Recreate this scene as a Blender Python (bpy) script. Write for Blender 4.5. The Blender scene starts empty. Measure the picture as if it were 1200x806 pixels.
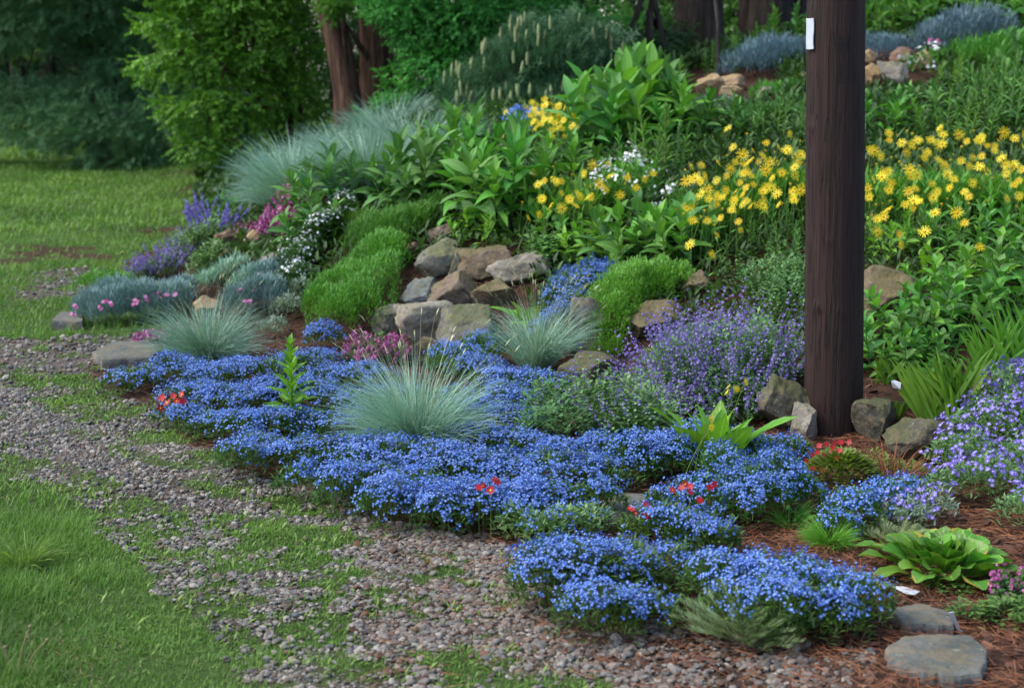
import bpy, math, random
import numpy as np
from mathutils import Vector, Matrix
PI = math.pi
rs = np.random.RandomState(7)
random.seed(7)
sc = bpy.context.scene

# ------------------------------------------------------------------ camera, sky, sun, exposure
F = 1700.0; TH = math.atan((403 - 90) / F); CZ = 1.6
cd = bpy.data.cameras.new("camera"); cam = bpy.data.objects.new("camera", cd); sc.collection.objects.link(cam)
cam.location = (0, 0, CZ); cam.rotation_euler = (PI / 2 - TH, 0, 0)
cd.sensor_width = 36; cd.lens = 36 * F / 1200; cd.clip_end = 600
cd.dof.use_dof = True; cd.dof.focus_distance = 5.9; cd.dof.aperture_fstop = 3.4
sc.camera = cam
world = bpy.data.worlds.new("World"); sc.world = world; world.use_nodes = True
wn = world.node_tree.nodes; wl = world.node_tree.links
SUN_EL, SUN_AZ = math.radians(52), math.radians(-95)     # azimuth measured from +Y towards +X
sky = wn.new("ShaderNodeTexSky"); sky.sky_type = 'NISHITA'; sky.sun_disc = False
sky.sun_elevation = SUN_EL; sky.sun_rotation = SUN_AZ; sky.dust_density = 2.0; sky.air_density = 1.0
bg = wn["Background"]; bg.inputs[1].default_value = 0.14
wl.new(sky.outputs[0], bg.inputs[0])
sd = bpy.data.lights.new("sun", 'SUN'); sd.energy = 1.5; sd.angle = math.radians(45); sd.color = (1, 0.97, 0.92)
sun = bpy.data.objects.new("sun", sd); sc.collection.objects.link(sun)
sdir = Vector((math.sin(SUN_AZ) * math.cos(SUN_EL), math.cos(SUN_AZ) * math.cos(SUN_EL), math.sin(SUN_EL)))
sun.rotation_euler = sdir.to_track_quat('Z', 'Y').to_euler(); sun.location = (-20, 5, 30)
sc.view_settings.view_transform = 'Standard'; sc.view_settings.look = 'None'
sc.view_settings.exposure = 1.27; sc.view_settings.gamma = 1
sc.cycles.use_denoising = True
sc.cycles.max_bounces = 6; sc.cycles.diffuse_bounces = 3; sc.cycles.glossy_bounces = 2
sc.cycles.transmission_bounces = 4; sc.cycles.transparent_max_bounces = 4

# ------------------------------------------------------------------ projection helpers (photo pixels -> places)
def ray(u, v):
    a = (u - 600) / F; b = (403 - v) / F
    return np.array([a, math.cos(TH) + b * math.sin(TH), -math.sin(TH) + b * math.cos(TH)])
def at(u, v, Y):
    d = ray(u, v); return np.array([0, 0, CZ]) + d * (Y / d[1])
def flat(u, v, z=0.0):
    d = ray(u, v); return np.array([0, 0, CZ]) + d * ((z - CZ) / d[2])
def project(x, y, z=0):
    x = np.asarray(x, float); y = np.asarray(y, float); dz = z - CZ
    dep = np.maximum(y * math.cos(TH) - dz * math.sin(TH), 0.05)
    return 600 + F * x / dep, 403 - F * (y * math.sin(TH) + dz * math.cos(TH)) / dep
def depth_of(p):
    return p[1] * math.cos(TH) - (p[2] - CZ) * math.sin(TH)

# ------------------------------------------------------------------ noise
_ng = np.random.RandomState(3).rand(8, 64, 64)
def noise2(x, y, sc_=1.0, k=0):
    x = np.asarray(x, float) * sc_ + 100; y = np.asarray(y, float) * sc_ + 100
    xi = np.floor(x).astype(int); yi = np.floor(y).astype(int); fx = x - xi; fy = y - yi
    fx = fx * fx * (3 - 2 * fx); fy = fy * fy * (3 - 2 * fy); g = _ng[k % 8]
    a = g[xi % 64, yi % 64]; b = g[(xi + 1) % 64, yi % 64]; c = g[xi % 64, (yi + 1) % 64]; d = g[(xi + 1) % 64, (yi + 1) % 64]
    return (a * (1 - fx) + b * fx) * (1 - fy) + (c * (1 - fx) + d * fx) * fy
def fbm(x, y, s=1.0, k=0):
    return (noise2(x, y, s, k) + .5 * noise2(x, y, s * 2.1, k + 1) + .25 * noise2(x, y, s * 4.3, k + 2)) / 1.75
_n3 = np.random.RandomState(5).rand(32, 32, 32)
def noise3(p):
    p = np.asarray(p, float) + 100; i = np.floor(p).astype(int); f = p - i; f = f * f * (3 - 2 * f); o = 0
    for a in (0, 1):
        for b in (0, 1):
            for c in (0, 1):
                w = (f[:, 0] if a else 1 - f[:, 0]) * (f[:, 1] if b else 1 - f[:, 1]) * (f[:, 2] if c else 1 - f[:, 2])
                o = o + w * _n3[(i[:, 0] + a) % 32, (i[:, 1] + b) % 32, (i[:, 2] + c) % 32]
    return o
def inpoly(u, v, poly):
    u = np.asarray(u, float); v = np.asarray(v, float); r = np.zeros(u.shape, bool); n = len(poly)
    for i in range(n):
        x1, y1 = poly[i]; x2, y2 = poly[(i + 1) % n]
        if y1 == y2: continue
        c = ((y1 > v) != (y2 > v)) & (u < (x2 - x1) * (v - y1) / (y2 - y1) + x1)
        r ^= c
    return r

# ------------------------------------------------------------------ terrain
CP = []
def cp(u, v, Y): CP.append(at(u, v, Y))
for u, l in {
    300: [(400, 8.78), (340, 9.9), (300, 10.8), (262, 12.0), (240, 13.2)],
    440: [(402, 8.8), (340, 9.4), (280, 10.2), (220, 11.5), (175, 13.5)],
    560: [(402, 8.8), (345, 9.1), (290, 9.6), (250, 10.3), (190, 12.0), (150, 14.0), (125, 17)],
    700: [(440, 7.85), (395, 8.1), (340, 8.6), (275, 9.5), (215, 10.8), (150, 13.5), (110, 17)],
    850: [(500, 6.6), (450, 6.95), (400, 7.5), (340, 8.3), (275, 9.3), (210, 10.8), (125, 14.5), (75, 18)],
    960: [(525, 6.2), (480, 6.6), (410, 7.3), (335, 8.1), (270, 9.1), (205, 10.8), (120, 14.2), (70, 17)],
    1100: [(545, 5.95), (480, 6.3), (445, 6.7), (400, 7.2), (335, 8.0), (275, 9), (205, 10.8), (125, 13.5), (70, 16), (25, 19)],
    1250: [(560, 5.8), (440, 6.3), (400, 6.9), (335, 7.8), (275, 9), (205, 10.8), (125, 13.5), (60, 16), (10, 19)],
}.items():
    for v, Y in l: cp(u, v, Y)
for (u, v) in [(100, 480), (100, 400), (60, 350), (150, 380), (150, 320), (190, 290), (230, 262), (0, 300), (0, 500), (120, 240), (230, 240), (0, 200), (200, 215), (-200, 260),
               (200, 500), (330, 520), (450, 560), (600, 600), (500, 470), (600, 500), (700, 480), (800, 560), (900, 600), (1000, 600), (1150, 640), (1250, 700), (1100, 760), (900, 790),
               (600, 780), (300, 700), (100, 700), (-200, 600), (1300, 800), (230, 420), (360, 420)]:
    CP.append(flat(u, v))
for p in [(-8, 30, 0), (-14, 20, 0), (-14, 8, 0), (-14, 36, 0.1), (-6, 17, .02), (-4.5, 20, .1), (-3, 17, .45), (-3, 22, .6), (0, 22, 1.35), (0, 32, 1.3), (5, 24, 2.1), (6, 32, 2.2), (13, 24, 3.0), (13, 36, 3.0),
          (-3, 34, .7), (9, 16, 2.3), (9, 11, 1.5), (9, 7, .8), (8, 3, .2), (5, 3, 0), (5, 1, 0), (0, 1, 0), (-5, 1, 0), (12, 4, .7), (13, 14, 2.3)]:
    CP.append(np.array(p, float))
CP = np.array(CP)
def _U(r2): return 0.5 * r2 * np.log(r2 + 1e-9)
n = len(CP); X = CP[:, :2]
K = _U(((X[:, None] - X[None]) ** 2).sum(-1)) + np.eye(n) * 0.004
Pm = np.hstack([np.ones((n, 1)), X])
A = np.zeros((n + 3, n + 3)); A[:n, :n] = K; A[:n, n:] = Pm; A[n:, :n] = Pm.T
wts = np.linalg.solve(A, np.concatenate([CP[:, 2], np.zeros(3)]))
GX0, GY0, GS = -16.0, 0.5, 0.1; GNX, GNY = 321, 381
gx = GX0 + np.arange(GNX) * GS; gy = GY0 + np.arange(GNY) * GS
HG = np.zeros((GNX, GNY))
for i in range(GNX):
    q = np.stack([np.full(GNY, gx[i]), gy], 1)
    HG[i] = _U(((q[:, None] - X[None]) ** 2).sum(-1)) @ wts[:n] + wts[n] + q @ wts[n + 1:]
HG = np.where(HG < 0.03, np.maximum(HG, 0) * 0.5, HG - 0.015)
def gz(x, y):
    x = np.clip((np.asarray(x, float) - GX0) / GS, 0, GNX - 1.001); y = np.clip((np.asarray(y, float) - GY0) / GS, 0, GNY - 1.001)
    xi = x.astype(int); yi = y.astype(int); fx = x - xi; fy = y - yi
    return (HG[xi, yi] * (1 - fx) + HG[xi + 1, yi] * fx) * (1 - fy) + (HG[xi, yi + 1] * (1 - fx) + HG[xi + 1, yi + 1] * fx) * fy
_Y = np.concatenate([np.arange(2.5, 20, .01), np.arange(20, 120, .1)])
def P(u, v):
    d = ray(u, v); pts = np.array([0, 0, CZ]) + d * (_Y / d[1])[:, None]
    hit = np.nonzero(pts[:, 2] <= gz(pts[:, 0], pts[:, 1]))[0]
    p = pts[hit[0]] if len(hit) else at(u, v, 20)
    return np.array([p[0], p[1], float(gz(p[0], p[1]))])

# ------------------------------------------------------------------ materials
def newmat(name):
    m = bpy.data.materials.new(name); m.use_nodes = True; nt = m.node_tree; nt.nodes.clear()
    out = nt.nodes.new("ShaderNodeOutputMaterial"); return m, nt, out
def N(nt, t, **kw):
    nd = nt.nodes.new(t)
    for k, v in kw.items():
        if hasattr(nd, k) and not k.startswith('i_'): setattr(nd, k, v)
        else: nd.inputs[k[2:] if k.startswith('i_') else k].default_value = v
    return nd
def c4(c): return (c[0], c[1], c[2], 1)
def ramp(nt, fac, cols):
    r = nt.nodes.new("ShaderNodeValToRGB"); el = r.color_ramp.elements
    el[0].position = cols[0][0]; el[0].color = c4(cols[0][1]); el[1].position = cols[-1][0]; el[1].color = c4(cols[-1][1])
    for p, c in cols[1:-1]: e = el.new(p); e.color = c4(c)
    nt.links.new(fac, r.inputs[0]); return r.outputs[0]
def mixc(nt, fac, a, b, mode='MIX'):
    m = nt.nodes.new("ShaderNodeMix"); m.data_type = 'RGBA'; m.blend_type = mode
    for s, v in ((0, fac), (6, a), (7, b)):
        if isinstance(v, (int, float)): m.inputs[s].default_value = v
        elif isinstance(v, tuple): m.inputs[s].default_value = c4(v)
        else: nt.links.new(v, m.inputs[s])
    return m.outputs[2]
def math_(nt, op, a, b=None, c=None, clamp=False):
    m = nt.nodes.new("ShaderNodeMath"); m.operation = op; m.use_clamp = clamp
    for i, v in enumerate((a, b, c)):
        if v is None: continue
        if isinstance(v, (int, float)): m.inputs[i].default_value = v
        else: nt.links.new(v, m.inputs[i])
    return m.outputs[0]
def attr(nt, name):
    a = nt.nodes.new("ShaderNodeAttribute"); a.attribute_name = name; return a.outputs['Fac']
def noise(nt, scale, detail=4, rough=.55, vec=None, dist=0):
    t = nt.nodes.new("ShaderNodeTexNoise"); t.inputs['Scale'].default_value = scale; t.inputs['Detail'].default_value = detail
    t.inputs['Roughness'].default_value = rough; t.inputs['Distortion'].default_value = dist
    if vec is None:
        tc = nt.nodes.new("ShaderNodeTexCoord"); vec = tc.outputs['Object']
    nt.links.new(vec, t.inputs['Vector']); return t.outputs['Fac']
def leafmat(name, cols, rough=.5, transl=.25, vein=0.0, spec=.35, dry=None):
    green = cols[0][1] > cols[0][0] and cols[0][1] > cols[0][2]
    m, nt, out = newmat(name)
    n_ = len(cols); r = attr(nt, 'rnd')
    col = ramp(nt, r, [(i / max(1, n_ - 1), c) for i, c in enumerate(cols)])
    oi = nt.nodes.new("ShaderNodeObjectInfo")
    k = math_(nt, 'MULTIPLY_ADD', oi.outputs['Random'], .45 if green else .15, .78 if green else .92)
    hs = nt.nodes.new("ShaderNodeHueSaturation"); nt.links.new(k, hs.inputs['Value']); nt.links.new(math_(nt, 'MULTIPLY_ADD', math_(nt, 'FRACT', math_(nt, 'MULTIPLY', oi.outputs['Random'], 7.3)), .035 if green else 0.0, .484 if green else .5), hs.inputs['Hue']); nt.links.new(col, hs.inputs['Color']); col = hs.outputs[0]
    pr = nt.nodes.new("ShaderNodeBsdfPrincipled"); pr.inputs['Roughness'].default_value = rough
    pr.inputs['Specular IOR Level'].default_value = spec
    if vein:
        s = attr(nt, 's'); t = attr(nt, 't')
        rib = math_(nt, 'LESS_THAN', s, .07)
        lat = math_(nt, 'SINE', math_(nt, 'MULTIPLY', math_(nt, 'SUBTRACT', t, math_(nt, 'MULTIPLY', s, .18)), 55))
        lat = math_(nt, 'MULTIPLY', math_(nt, 'POWER', math_(nt, 'MULTIPLY_ADD', lat, .5, .5), 4), .25)
        f = math_(nt, 'MULTIPLY', math_(nt, 'MAXIMUM', rib, lat), vein)
        light = tuple(min(1, x * 2.2 + .02) for x in cols[-1])
        if dry:
            nz = noise(nt, 14, 3)
            col = mixc(nt, math_(nt, 'MULTIPLY', math_(nt, 'GREATER_THAN', math_(nt, 'ADD', math_(nt, 'MULTIPLY', math_(nt, 'MULTIPLY', s, t), .35), nz), .80), math_(nt, 'GREATER_THAN', r, .6)), col, dry)
        col = mixc(nt, f, col, light)
        b = nt.nodes.new("ShaderNodeBump"); b.inputs['Strength'].default_value = .5; b.inputs['Distance'].default_value = .004; b.invert = True
        nt.links.new(lat, b.inputs['Height']); nt.links.new(b.outputs[0], pr.inputs['Normal'])
    nt.links.new(col, pr.inputs['Base Color'])
    if transl:
        tr = nt.nodes.new("ShaderNodeBsdfTranslucent")
        tc = mixc(nt, 1.0, col, (1.15, 1.3, .55), 'MULTIPLY') if cols[0][1] > cols[0][2] else col
        nt.links.new(tc, tr.inputs[0])
        mx = nt.nodes.new("ShaderNodeMixShader"); mx.inputs[0].default_value = transl
        nt.links.new(pr.outputs[0], mx.inputs[1]); nt.links.new(tr.outputs[0], mx.inputs[2]); nt.links.new(mx.outputs[0], out.inputs[0])
    else: nt.links.new(pr.outputs[0], out.inputs[0])
    return m
def rockmat(name, cols, moss=.4, mosscol=(.10, .12, .02), scale=9.0):
    m, nt, out = newmat(name)
    tc = nt.nodes.new("ShaderNodeTexCoord"); oi = nt.nodes.new("ShaderNodeObjectInfo")
    va = nt.nodes.new("ShaderNodeVectorMath"); va.operation = 'ADD'; nt.links.new(tc.outputs['Object'], va.inputs[0])
    cx = nt.nodes.new("ShaderNodeCombineXYZ"); nt.links.new(math_(nt, 'MULTIPLY', oi.outputs['Random'], 37), cx.inputs[0]); nt.links.new(cx.outputs[0], va.inputs[1])
    V = va.outputs[0]
    n1 = noise(nt, scale, 8, .65, V); n2 = noise(nt, scale * 5, 6, .6, V); n3 = noise(nt, scale * .6, 3, .5, V)
    col = ramp(nt, n1, [(.3 + .4 * i / (len(cols) - 1), c) for i, c in enumerate(cols)])
    col = mixc(nt, math_(nt, 'MULTIPLY', ramp(nt, n2, [(.45, (0, 0, 0)), (.62, (1, 1, 1))]), .35), col, tuple(x * .35 for x in cols[0]))
    lich = ramp(nt, n2, [(.60, (0, 0, 0)), (.66, (1, 1, 1))])
    col = mixc(nt, math_(nt, 'MULTIPLY', lich, .5), col, (.30, .32, .25))
    n4 = noise(nt, scale * 2.3, 5, .7, V, .5); col = mixc(nt, math_(nt, 'MULTIPLY', ramp(nt, n4, [(.48, (0, 0, 0)), (.62, (1, 1, 1))]), .5), col, (.24, .17, .085))
    col = mixc(nt, math_(nt, 'MULTIPLY', ramp(nt, n4, [(.30, (1, 1, 1)), (.42, (0, 0, 0))]), .6), col, tuple(x * .4 for x in cols[0]))
    ge = nt.nodes.new("ShaderNodeNewGeometry"); sx = nt.nodes.new("ShaderNodeSeparateXYZ"); nt.links.new(ge.outputs['Normal'], sx.inputs[0])
    mf = math_(nt, 'ADD', math_(nt, 'MULTIPLY', sx.outputs['Z'], .35), n3)
    mf = ramp(nt, mf, [(.70 - moss * .2, (0, 0, 0)), (.82 - moss * .15, (1, 1, 1))])
    col = mixc(nt, math_(nt, 'MULTIPLY', mf, moss), col, mosscol)
    pr = nt.nodes.new("ShaderNodeBsdfPrincipled"); pr.inputs['Roughness'].default_value = .88; pr.inputs['Specular IOR Level'].default_value = .25
    nt.links.new(col, pr.inputs['Base Color'])
    b = nt.nodes.new("ShaderNodeBump"); b.inputs['Strength'].default_value = .9; b.inputs['Distance'].default_value = .03
    nt.links.new(math_(nt, 'ADD', n1, math_(nt, 'MULTIPLY', n2, .35)), b.inputs['Height']); nt.links.new(b.outputs[0], pr.inputs['Normal'])
    nt.links.new(pr.outputs[0], out.inputs[0]); return m
def plain(name, col, rough=.6, var=.15, metallic=0):
    m, nt, out = newmat(name); pr = nt.nodes.new("ShaderNodeBsdfPrincipled"); pr.inputs['Roughness'].default_value = rough
    c = mixc(nt, noise(nt, 30, 4), tuple(x * (1 - var) for x in col), tuple(min(1, x * (1 + var)) for x in col))
    nt.links.new(c, pr.inputs['Base Color']); nt.links.new(pr.outputs[0], out.inputs[0]); return m
def barkmat(name, c1, c2, c3, sz=1.0, dist=.03):
    m, nt, out = newmat(name); tc = nt.nodes.new("ShaderNodeTexCoord"); mp = nt.nodes.new("ShaderNodeMapping")
    mp.inputs['Scale'].default_value = (14 * sz, 14 * sz, 1.6 * sz); nt.links.new(tc.outputs['Object'], mp.inputs[0])
    n1 = noise(nt, 1, 6, .6, mp.outputs[0], .6)
    mp2 = nt.nodes.new("ShaderNodeMapping"); mp2.inputs['Scale'].default_value = (60 * sz, 60 * sz, 5 * sz); nt.links.new(tc.outputs['Object'], mp2.inputs[0])
    n2 = noise(nt, 1, 4, .6, mp2.outputs[0]); n3 = noise(nt, 1.2, 3)
    col = ramp(nt, n1, [(.35, c1), (.5, c2), (.68, c3)])
    col = mixc(nt, math_(nt, 'MULTIPLY', n2, .5), col, c1); col = mixc(nt, math_(nt, 'MULTIPLY', ramp(nt, n3, [(.5, (0, 0, 0)), (.7, (1, 1, 1))]), .35), col, c2)
    pr = nt.nodes.new("ShaderNodeBsdfPrincipled"); pr.inputs['Roughness'].default_value = .85; pr.inputs['Specular IOR Level'].default_value = .25
    nt.links.new(col, pr.inputs['Base Color'])
    b = nt.nodes.new("ShaderNodeBump"); b.inputs['Strength'].default_value = 1; b.inputs['Distance'].default_value = dist
    nt.links.new(math_(nt, 'ADD', n1, math_(nt, 'MULTIPLY', n2, .4)), b.inputs['Height']); nt.links.new(b.outputs[0], pr.inputs['Normal'])
    nt.links.new(pr.outputs[0], out.inputs[0]); return m

G = {}   # materials
G['lawn'] = leafmat('lawn_blade', [(0.084, 0.150, 0.032), (0.133, 0.225, 0.044), (0.217, 0.312, 0.075)], .6, .3, spec=.2)
G['dryblade'] = leafmat('dry_blade', [(.25, .2, .1), (.35, .3, .16)], .7, .2)
G['weed'] = leafmat('weed_leaf', [(.10, .17, .03), (.16, .26, .04), (.24, .33, .07)], .55, .3)
G['leaf'] = leafmat('broad_leaf', [(0.051, 0.165, 0.027), (0.086, 0.247, 0.034), (0.144, 0.346, 0.048)], .58, .25, .3, spec=.22)
G['leafblue'] = leafmat('blue_green_leaf', [(0.054, 0.151, 0.038), (0.089, 0.218, 0.054), (0.143, 0.302, 0.076)], .58, .22, .3, spec=.22)
G['leafbright'] = leafmat('bright_leaf', [(0.095, 0.230, 0.020), (0.142, 0.322, 0.030), (0.209, 0.414, 0.050)], .4, .3, .35)
G['primleaf'] = leafmat('yellowing_leaf', [(0.062, 0.172, 0.018), (0.099, 0.242, 0.027), (0.149, 0.312, 0.045)], .38, .3, .35, .4, (.45, .32, .05))
G['thatch'] = leafmat('dead_thatch', [(.12, .10, .05), (.2, .17, .09)], .8, .1)
G['under'] = leafmat('undergrowth_leaf', [(0.024, 0.068, 0.016), (0.048, 0.126, 0.027), (0.096, 0.200, 0.041)], .55, .25)
G['dark'] = leafmat('dark_small_leaf', [(0.029, 0.085, 0.016), (0.051, 0.131, 0.026), (0.072, 0.169, 0.033)], .45, .2)
G['fmnleaf'] = leafmat('forget_me_not_leaf', [(0.039, 0.100, 0.022), (0.061, 0.150, 0.028), (0.099, 0.213, 0.039)], .55, .2)
G['lime'] = leafmat('light_green_fine_leaf', [(0.080, 0.213, 0.025), (0.130, 0.312, 0.037), (0.190, 0.400, 0.062)], .55, .3)
G['herb'] = leafmat('grey_green_herb_leaf', [(0.069, 0.159, 0.050), (0.127, 0.251, 0.088), (0.196, 0.344, 0.132)], .6, .2)
G['silver'] = leafmat('silver_leaf', [(.12, .19, .13), (.2, .28, .2), (.3, .38, .28)], .6, .2)
G['fescue'] = leafmat('blue_grass_blade', [(0.126, 0.251, 0.185), (0.215, 0.370, 0.291), (0.341, 0.489, 0.383)], .5, .15)
G['fescuetan'] = leafmat('grass_seed_stalk', [(.28, .32, .16), (.38, .40, .22)], .6, .15)
G['pinkleaf'] = leafmat('blue_grey_needle_leaf', [(0.092, 0.180, 0.175), (0.149, 0.252, 0.237), (0.218, 0.324, 0.312)], .6, .1)
G['bluecushion'] = leafmat('slate_blue_needle_leaf', [(0.078, 0.156, 0.175), (0.130, 0.221, 0.250), (0.195, 0.286, 0.338)], .6, .1)
G['iris'] = leafmat('iris_blade', [(0.080, 0.196, 0.020), (0.120, 0.276, 0.030), (0.180, 0.345, 0.050)], .4, .3)
G['redleaf'] = leafmat('red_leaf', [(.18, .02, .01), (.32, .05, .02), (.12, .10, .02)], .5, .2)
G['stem'] = leafmat('green_stem', [(.08, .16, .03), (.14, .22, .05)], .5, .1)
G['blue'] = leafmat('blue_petal', [(0.036, 0.096, 0.396), (0.065, 0.163, 0.516), (0.106, 0.230, 0.602), (0.171, 0.252, 0.585)], .7, .2, spec=.15)
G['eye'] = leafmat('pale_flower_eye', [(.75, .7, .45), (.8, .8, .7)], .6, 0)
G['purple'] = leafmat('purple_petal', [(.15, .10, .36), (.24, .18, .48), (.34, .28, .56)], .6, .25)
G['violet'] = leafmat('violet_petal', [(.13, .09, .42), (.21, .16, .56), (.32, .27, .68)], .6, .25)
G['yellow'] = leafmat('yellow_petal', [(.80, .56, .01), (.88, .68, .015), (.92, .78, .04)], .5, .3)
G['orange'] = leafmat('orange_flower_disk', [(.55, .24, .01), (.70, .36, .02)], .7, 0)
G['red'] = leafmat('red_petal', [(.20, .004, .006), (.36, .008, .012), (.46, .015, .018)], .45, .2)
G['pink'] = leafmat('pink_petal', [(.28, .04, .16), (.42, .09, .28), (.55, .24, .42)], .5, .2)
G['white'] = leafmat('white_petal', [(.6, .6, .62), (.8, .8, .82)], .5, .2)
G['maple'] = leafmat('tree_leaf_yellow_green', [(0.069, 0.182, 0.021), (0.111, 0.272, 0.029), (0.193, 0.393, 0.043)], .5, .35)
G['shrub'] = leafmat('shrub_leaf_green', [(0.050, 0.166, 0.031), (0.084, 0.258, 0.046), (0.151, 0.368, 0.062)], .58, .3, spec=.22)
G['deep'] = leafmat('deep_green_leaf', [(0.017, 0.050, 0.013), (0.028, 0.077, 0.022), (0.044, 0.110, 0.028)], .5, .25)
G['conifer'] = leafmat('blue_green_needle', [(0.044, 0.125, 0.052), (0.079, 0.196, 0.077), (0.143, 0.279, 0.113)], .6, .1)
G['mugo'] = leafmat('pine_needle_green', [(0.042, 0.120, 0.054), (0.073, 0.180, 0.082), (0.125, 0.260, 0.108)], .55, .1)
G['candle'] = leafmat('pine_candle', [(0.208, 0.246, 0.102), (0.288, 0.328, 0.145)], .7, 0)
G['needle'] = leafmat('fallen_pine_needle', [(.10, .03, .012), (.20, .065, .025), (.30, .12, .05), (.16, .09, .05)], .7, 0)
G['chip'] = leafmat('bark_chip', [(.03, .014, .009), (.07, .03, .018), (.13, .065, .04)], .85, 0)
G['pebble'] = leafmat('river_pebble', [(0.066, 0.066, 0.064), (0.145, 0.139, 0.129), (0.193, 0.172, 0.148), (0.105, 0.109, 0.110), (0.246, 0.218, 0.177), (0.334, 0.307, 0.265), (0.141, 0.101, 0.072), (0.088, 0.071, 0.060)], .85, 0, spec=.15)
G['rockgrey'] = rockmat('grey_green_rock', [(.07, .075, .065), (.15, .15, .13), (.23, .22, .19)], .5)
G['rockbrown'] = rockmat('brown_rock', [(.07, .05, .035), (.15, .11, .075), (.23, .18, .13)], .45, (.09, .09, .02))
G['rockpale'] = rockmat('pale_rock', [(.13, .12, .10), (.24, .22, .18), (.34, .31, .27)], .25)
G['rockblue'] = rockmat('blue_grey_rock', [(.07, .08, .09), (.13, .15, .16), (.22, .24, .25)], .25)
G['rocktan'] = rockmat('tan_rock', [(.22, .13, .06), (.36, .24, .13), (.48, .36, .22)], .15)
G['rockred'] = rockmat('red_brown_rock', [(.12, .055, .045), (.20, .11, .09), (.28, .19, .16)], .2)
G['rockwarm'] = rockmat('warm_brown_rock', [(.08, .055, .045), (.17, .12, .095), (.26, .21, .17)], .35)
G['rockmoss'] = rockmat('mossy_dark_rock', [(.035, .035, .028), (.085, .08, .06), (.15, .14, .10)], .55, (.06, .07, .018))
G['slate'] = rockmat('flagstone', [(.07, .075, .075), (.13, .135, .13), (.19, .185, .175)], .25, (.06, .07, .03), 5)
G['bark'] = barkmat('red_brown_bark', (.04, .02, .013), (.12, .062, .04), (.22, .13, .09))
G['barkdark'] = barkmat('dark_bark', (.012, .009, .008), (.04, .028, .023), (.09, .065, .052))
G['barkgrey'] = barkmat('grey_bark', (.03, .025, .02), (.08, .065, .05), (.16, .13, .11))
G['plastic'] = plain('white_plastic', (.46, .50, .54), .5, .15)

# ------------------------------------------------------------------ mesh builder
class MB:
    def __init__(s): s.v = []; s.f = []; s.m = []; s.a = []; s.n = 0; s.mats = []
    def add(s, v, f, mat, rnd=0.5, sa=0.0, ta=0.0):
        v = np.asarray(v, float).reshape(-1, 3); f = np.asarray(f, int)
        if mat not in s.mats: s.mats.append(mat)
        s.v.append(v); s.f.append(f + s.n); s.m.append(np.full(len(f), s.mats.index(mat)))
        at_ = np.zeros((len(v), 3)); at_[:, 0] = rnd; at_[:, 1] = sa; at_[:, 2] = ta; s.a.append(at_); s.n += len(v)
    def mesh(s, name, origin=(0, 0, 0), smooth=True):
        me = bpy.data.meshes.new(name); V = np.vstack(s.v) - np.asarray(origin)
        me.vertices.add(len(V)); me.vertices.foreach_set('co', V.ravel())
        loops = np.concatenate([f.ravel() for f in s.f]); cnt = np.concatenate([np.full(len(f), f.shape[1]) for f in s.f])
        me.loops.add(len(loops)); me.loops.foreach_set('vertex_index', loops)
        me.polygons.add(len(cnt)); me.polygons.foreach_set('loop_start', np.concatenate([[0], np.cumsum(cnt)[:-1]]))
        me.polygons.foreach_set('material_index', np.concatenate(s.m))
        me.polygons.foreach_set('use_smooth', np.full(len(cnt), smooth))
        A_ = np.vstack(s.a)
        for i, nm in enumerate(('rnd', 's', 't')):
            at_ = me.attributes.new(nm, 'FLOAT', 'POINT'); at_.data.foreach_set('value', A_[:, i].copy())
        for m in s.mats: me.materials.append(G[m])
        me.update(calc_edges=True); me.validate() if False else None
        return me
    def build(s, name, parent=None, smooth=True, loc=None):
        origin = np.array(parent.location) if parent is not None else (np.asarray(loc, float) if loc is not None else np.zeros(3))
        o = bpy.data.objects.new(name, s.mesh(name, origin, smooth)); sc.collection.objects.link(o)
        if parent is not None: o.parent = parent
        else: o.location = origin
        return o
def tag(o, label=None, cat=None, group=None, kind=None):
    for k, v in (('label', label), ('category', cat), ('group', group), ('kind', kind)):
        if v: o[k] = v
    return o
def thing(name, label, cat, loc, group=None):
    o = bpy.data.objects.new(name, None); sc.collection.objects.link(o); o.location = tuple(float(x) for x in loc); o.empty_display_size = .05
    return tag(o, label, cat, group)
def place(me, name, parent, loc, rot=(0, 0, 0), scl=1.0):
    o = bpy.data.objects.new(name, me); sc.collection.objects.link(o); o.parent = parent
    o.location = tuple(np.asarray(loc, float) - np.array(parent.location)); o.rotation_euler = rot
    o.scale = (scl,) * 3 if isinstance(scl, (int, float)) else scl
    return o

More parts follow.
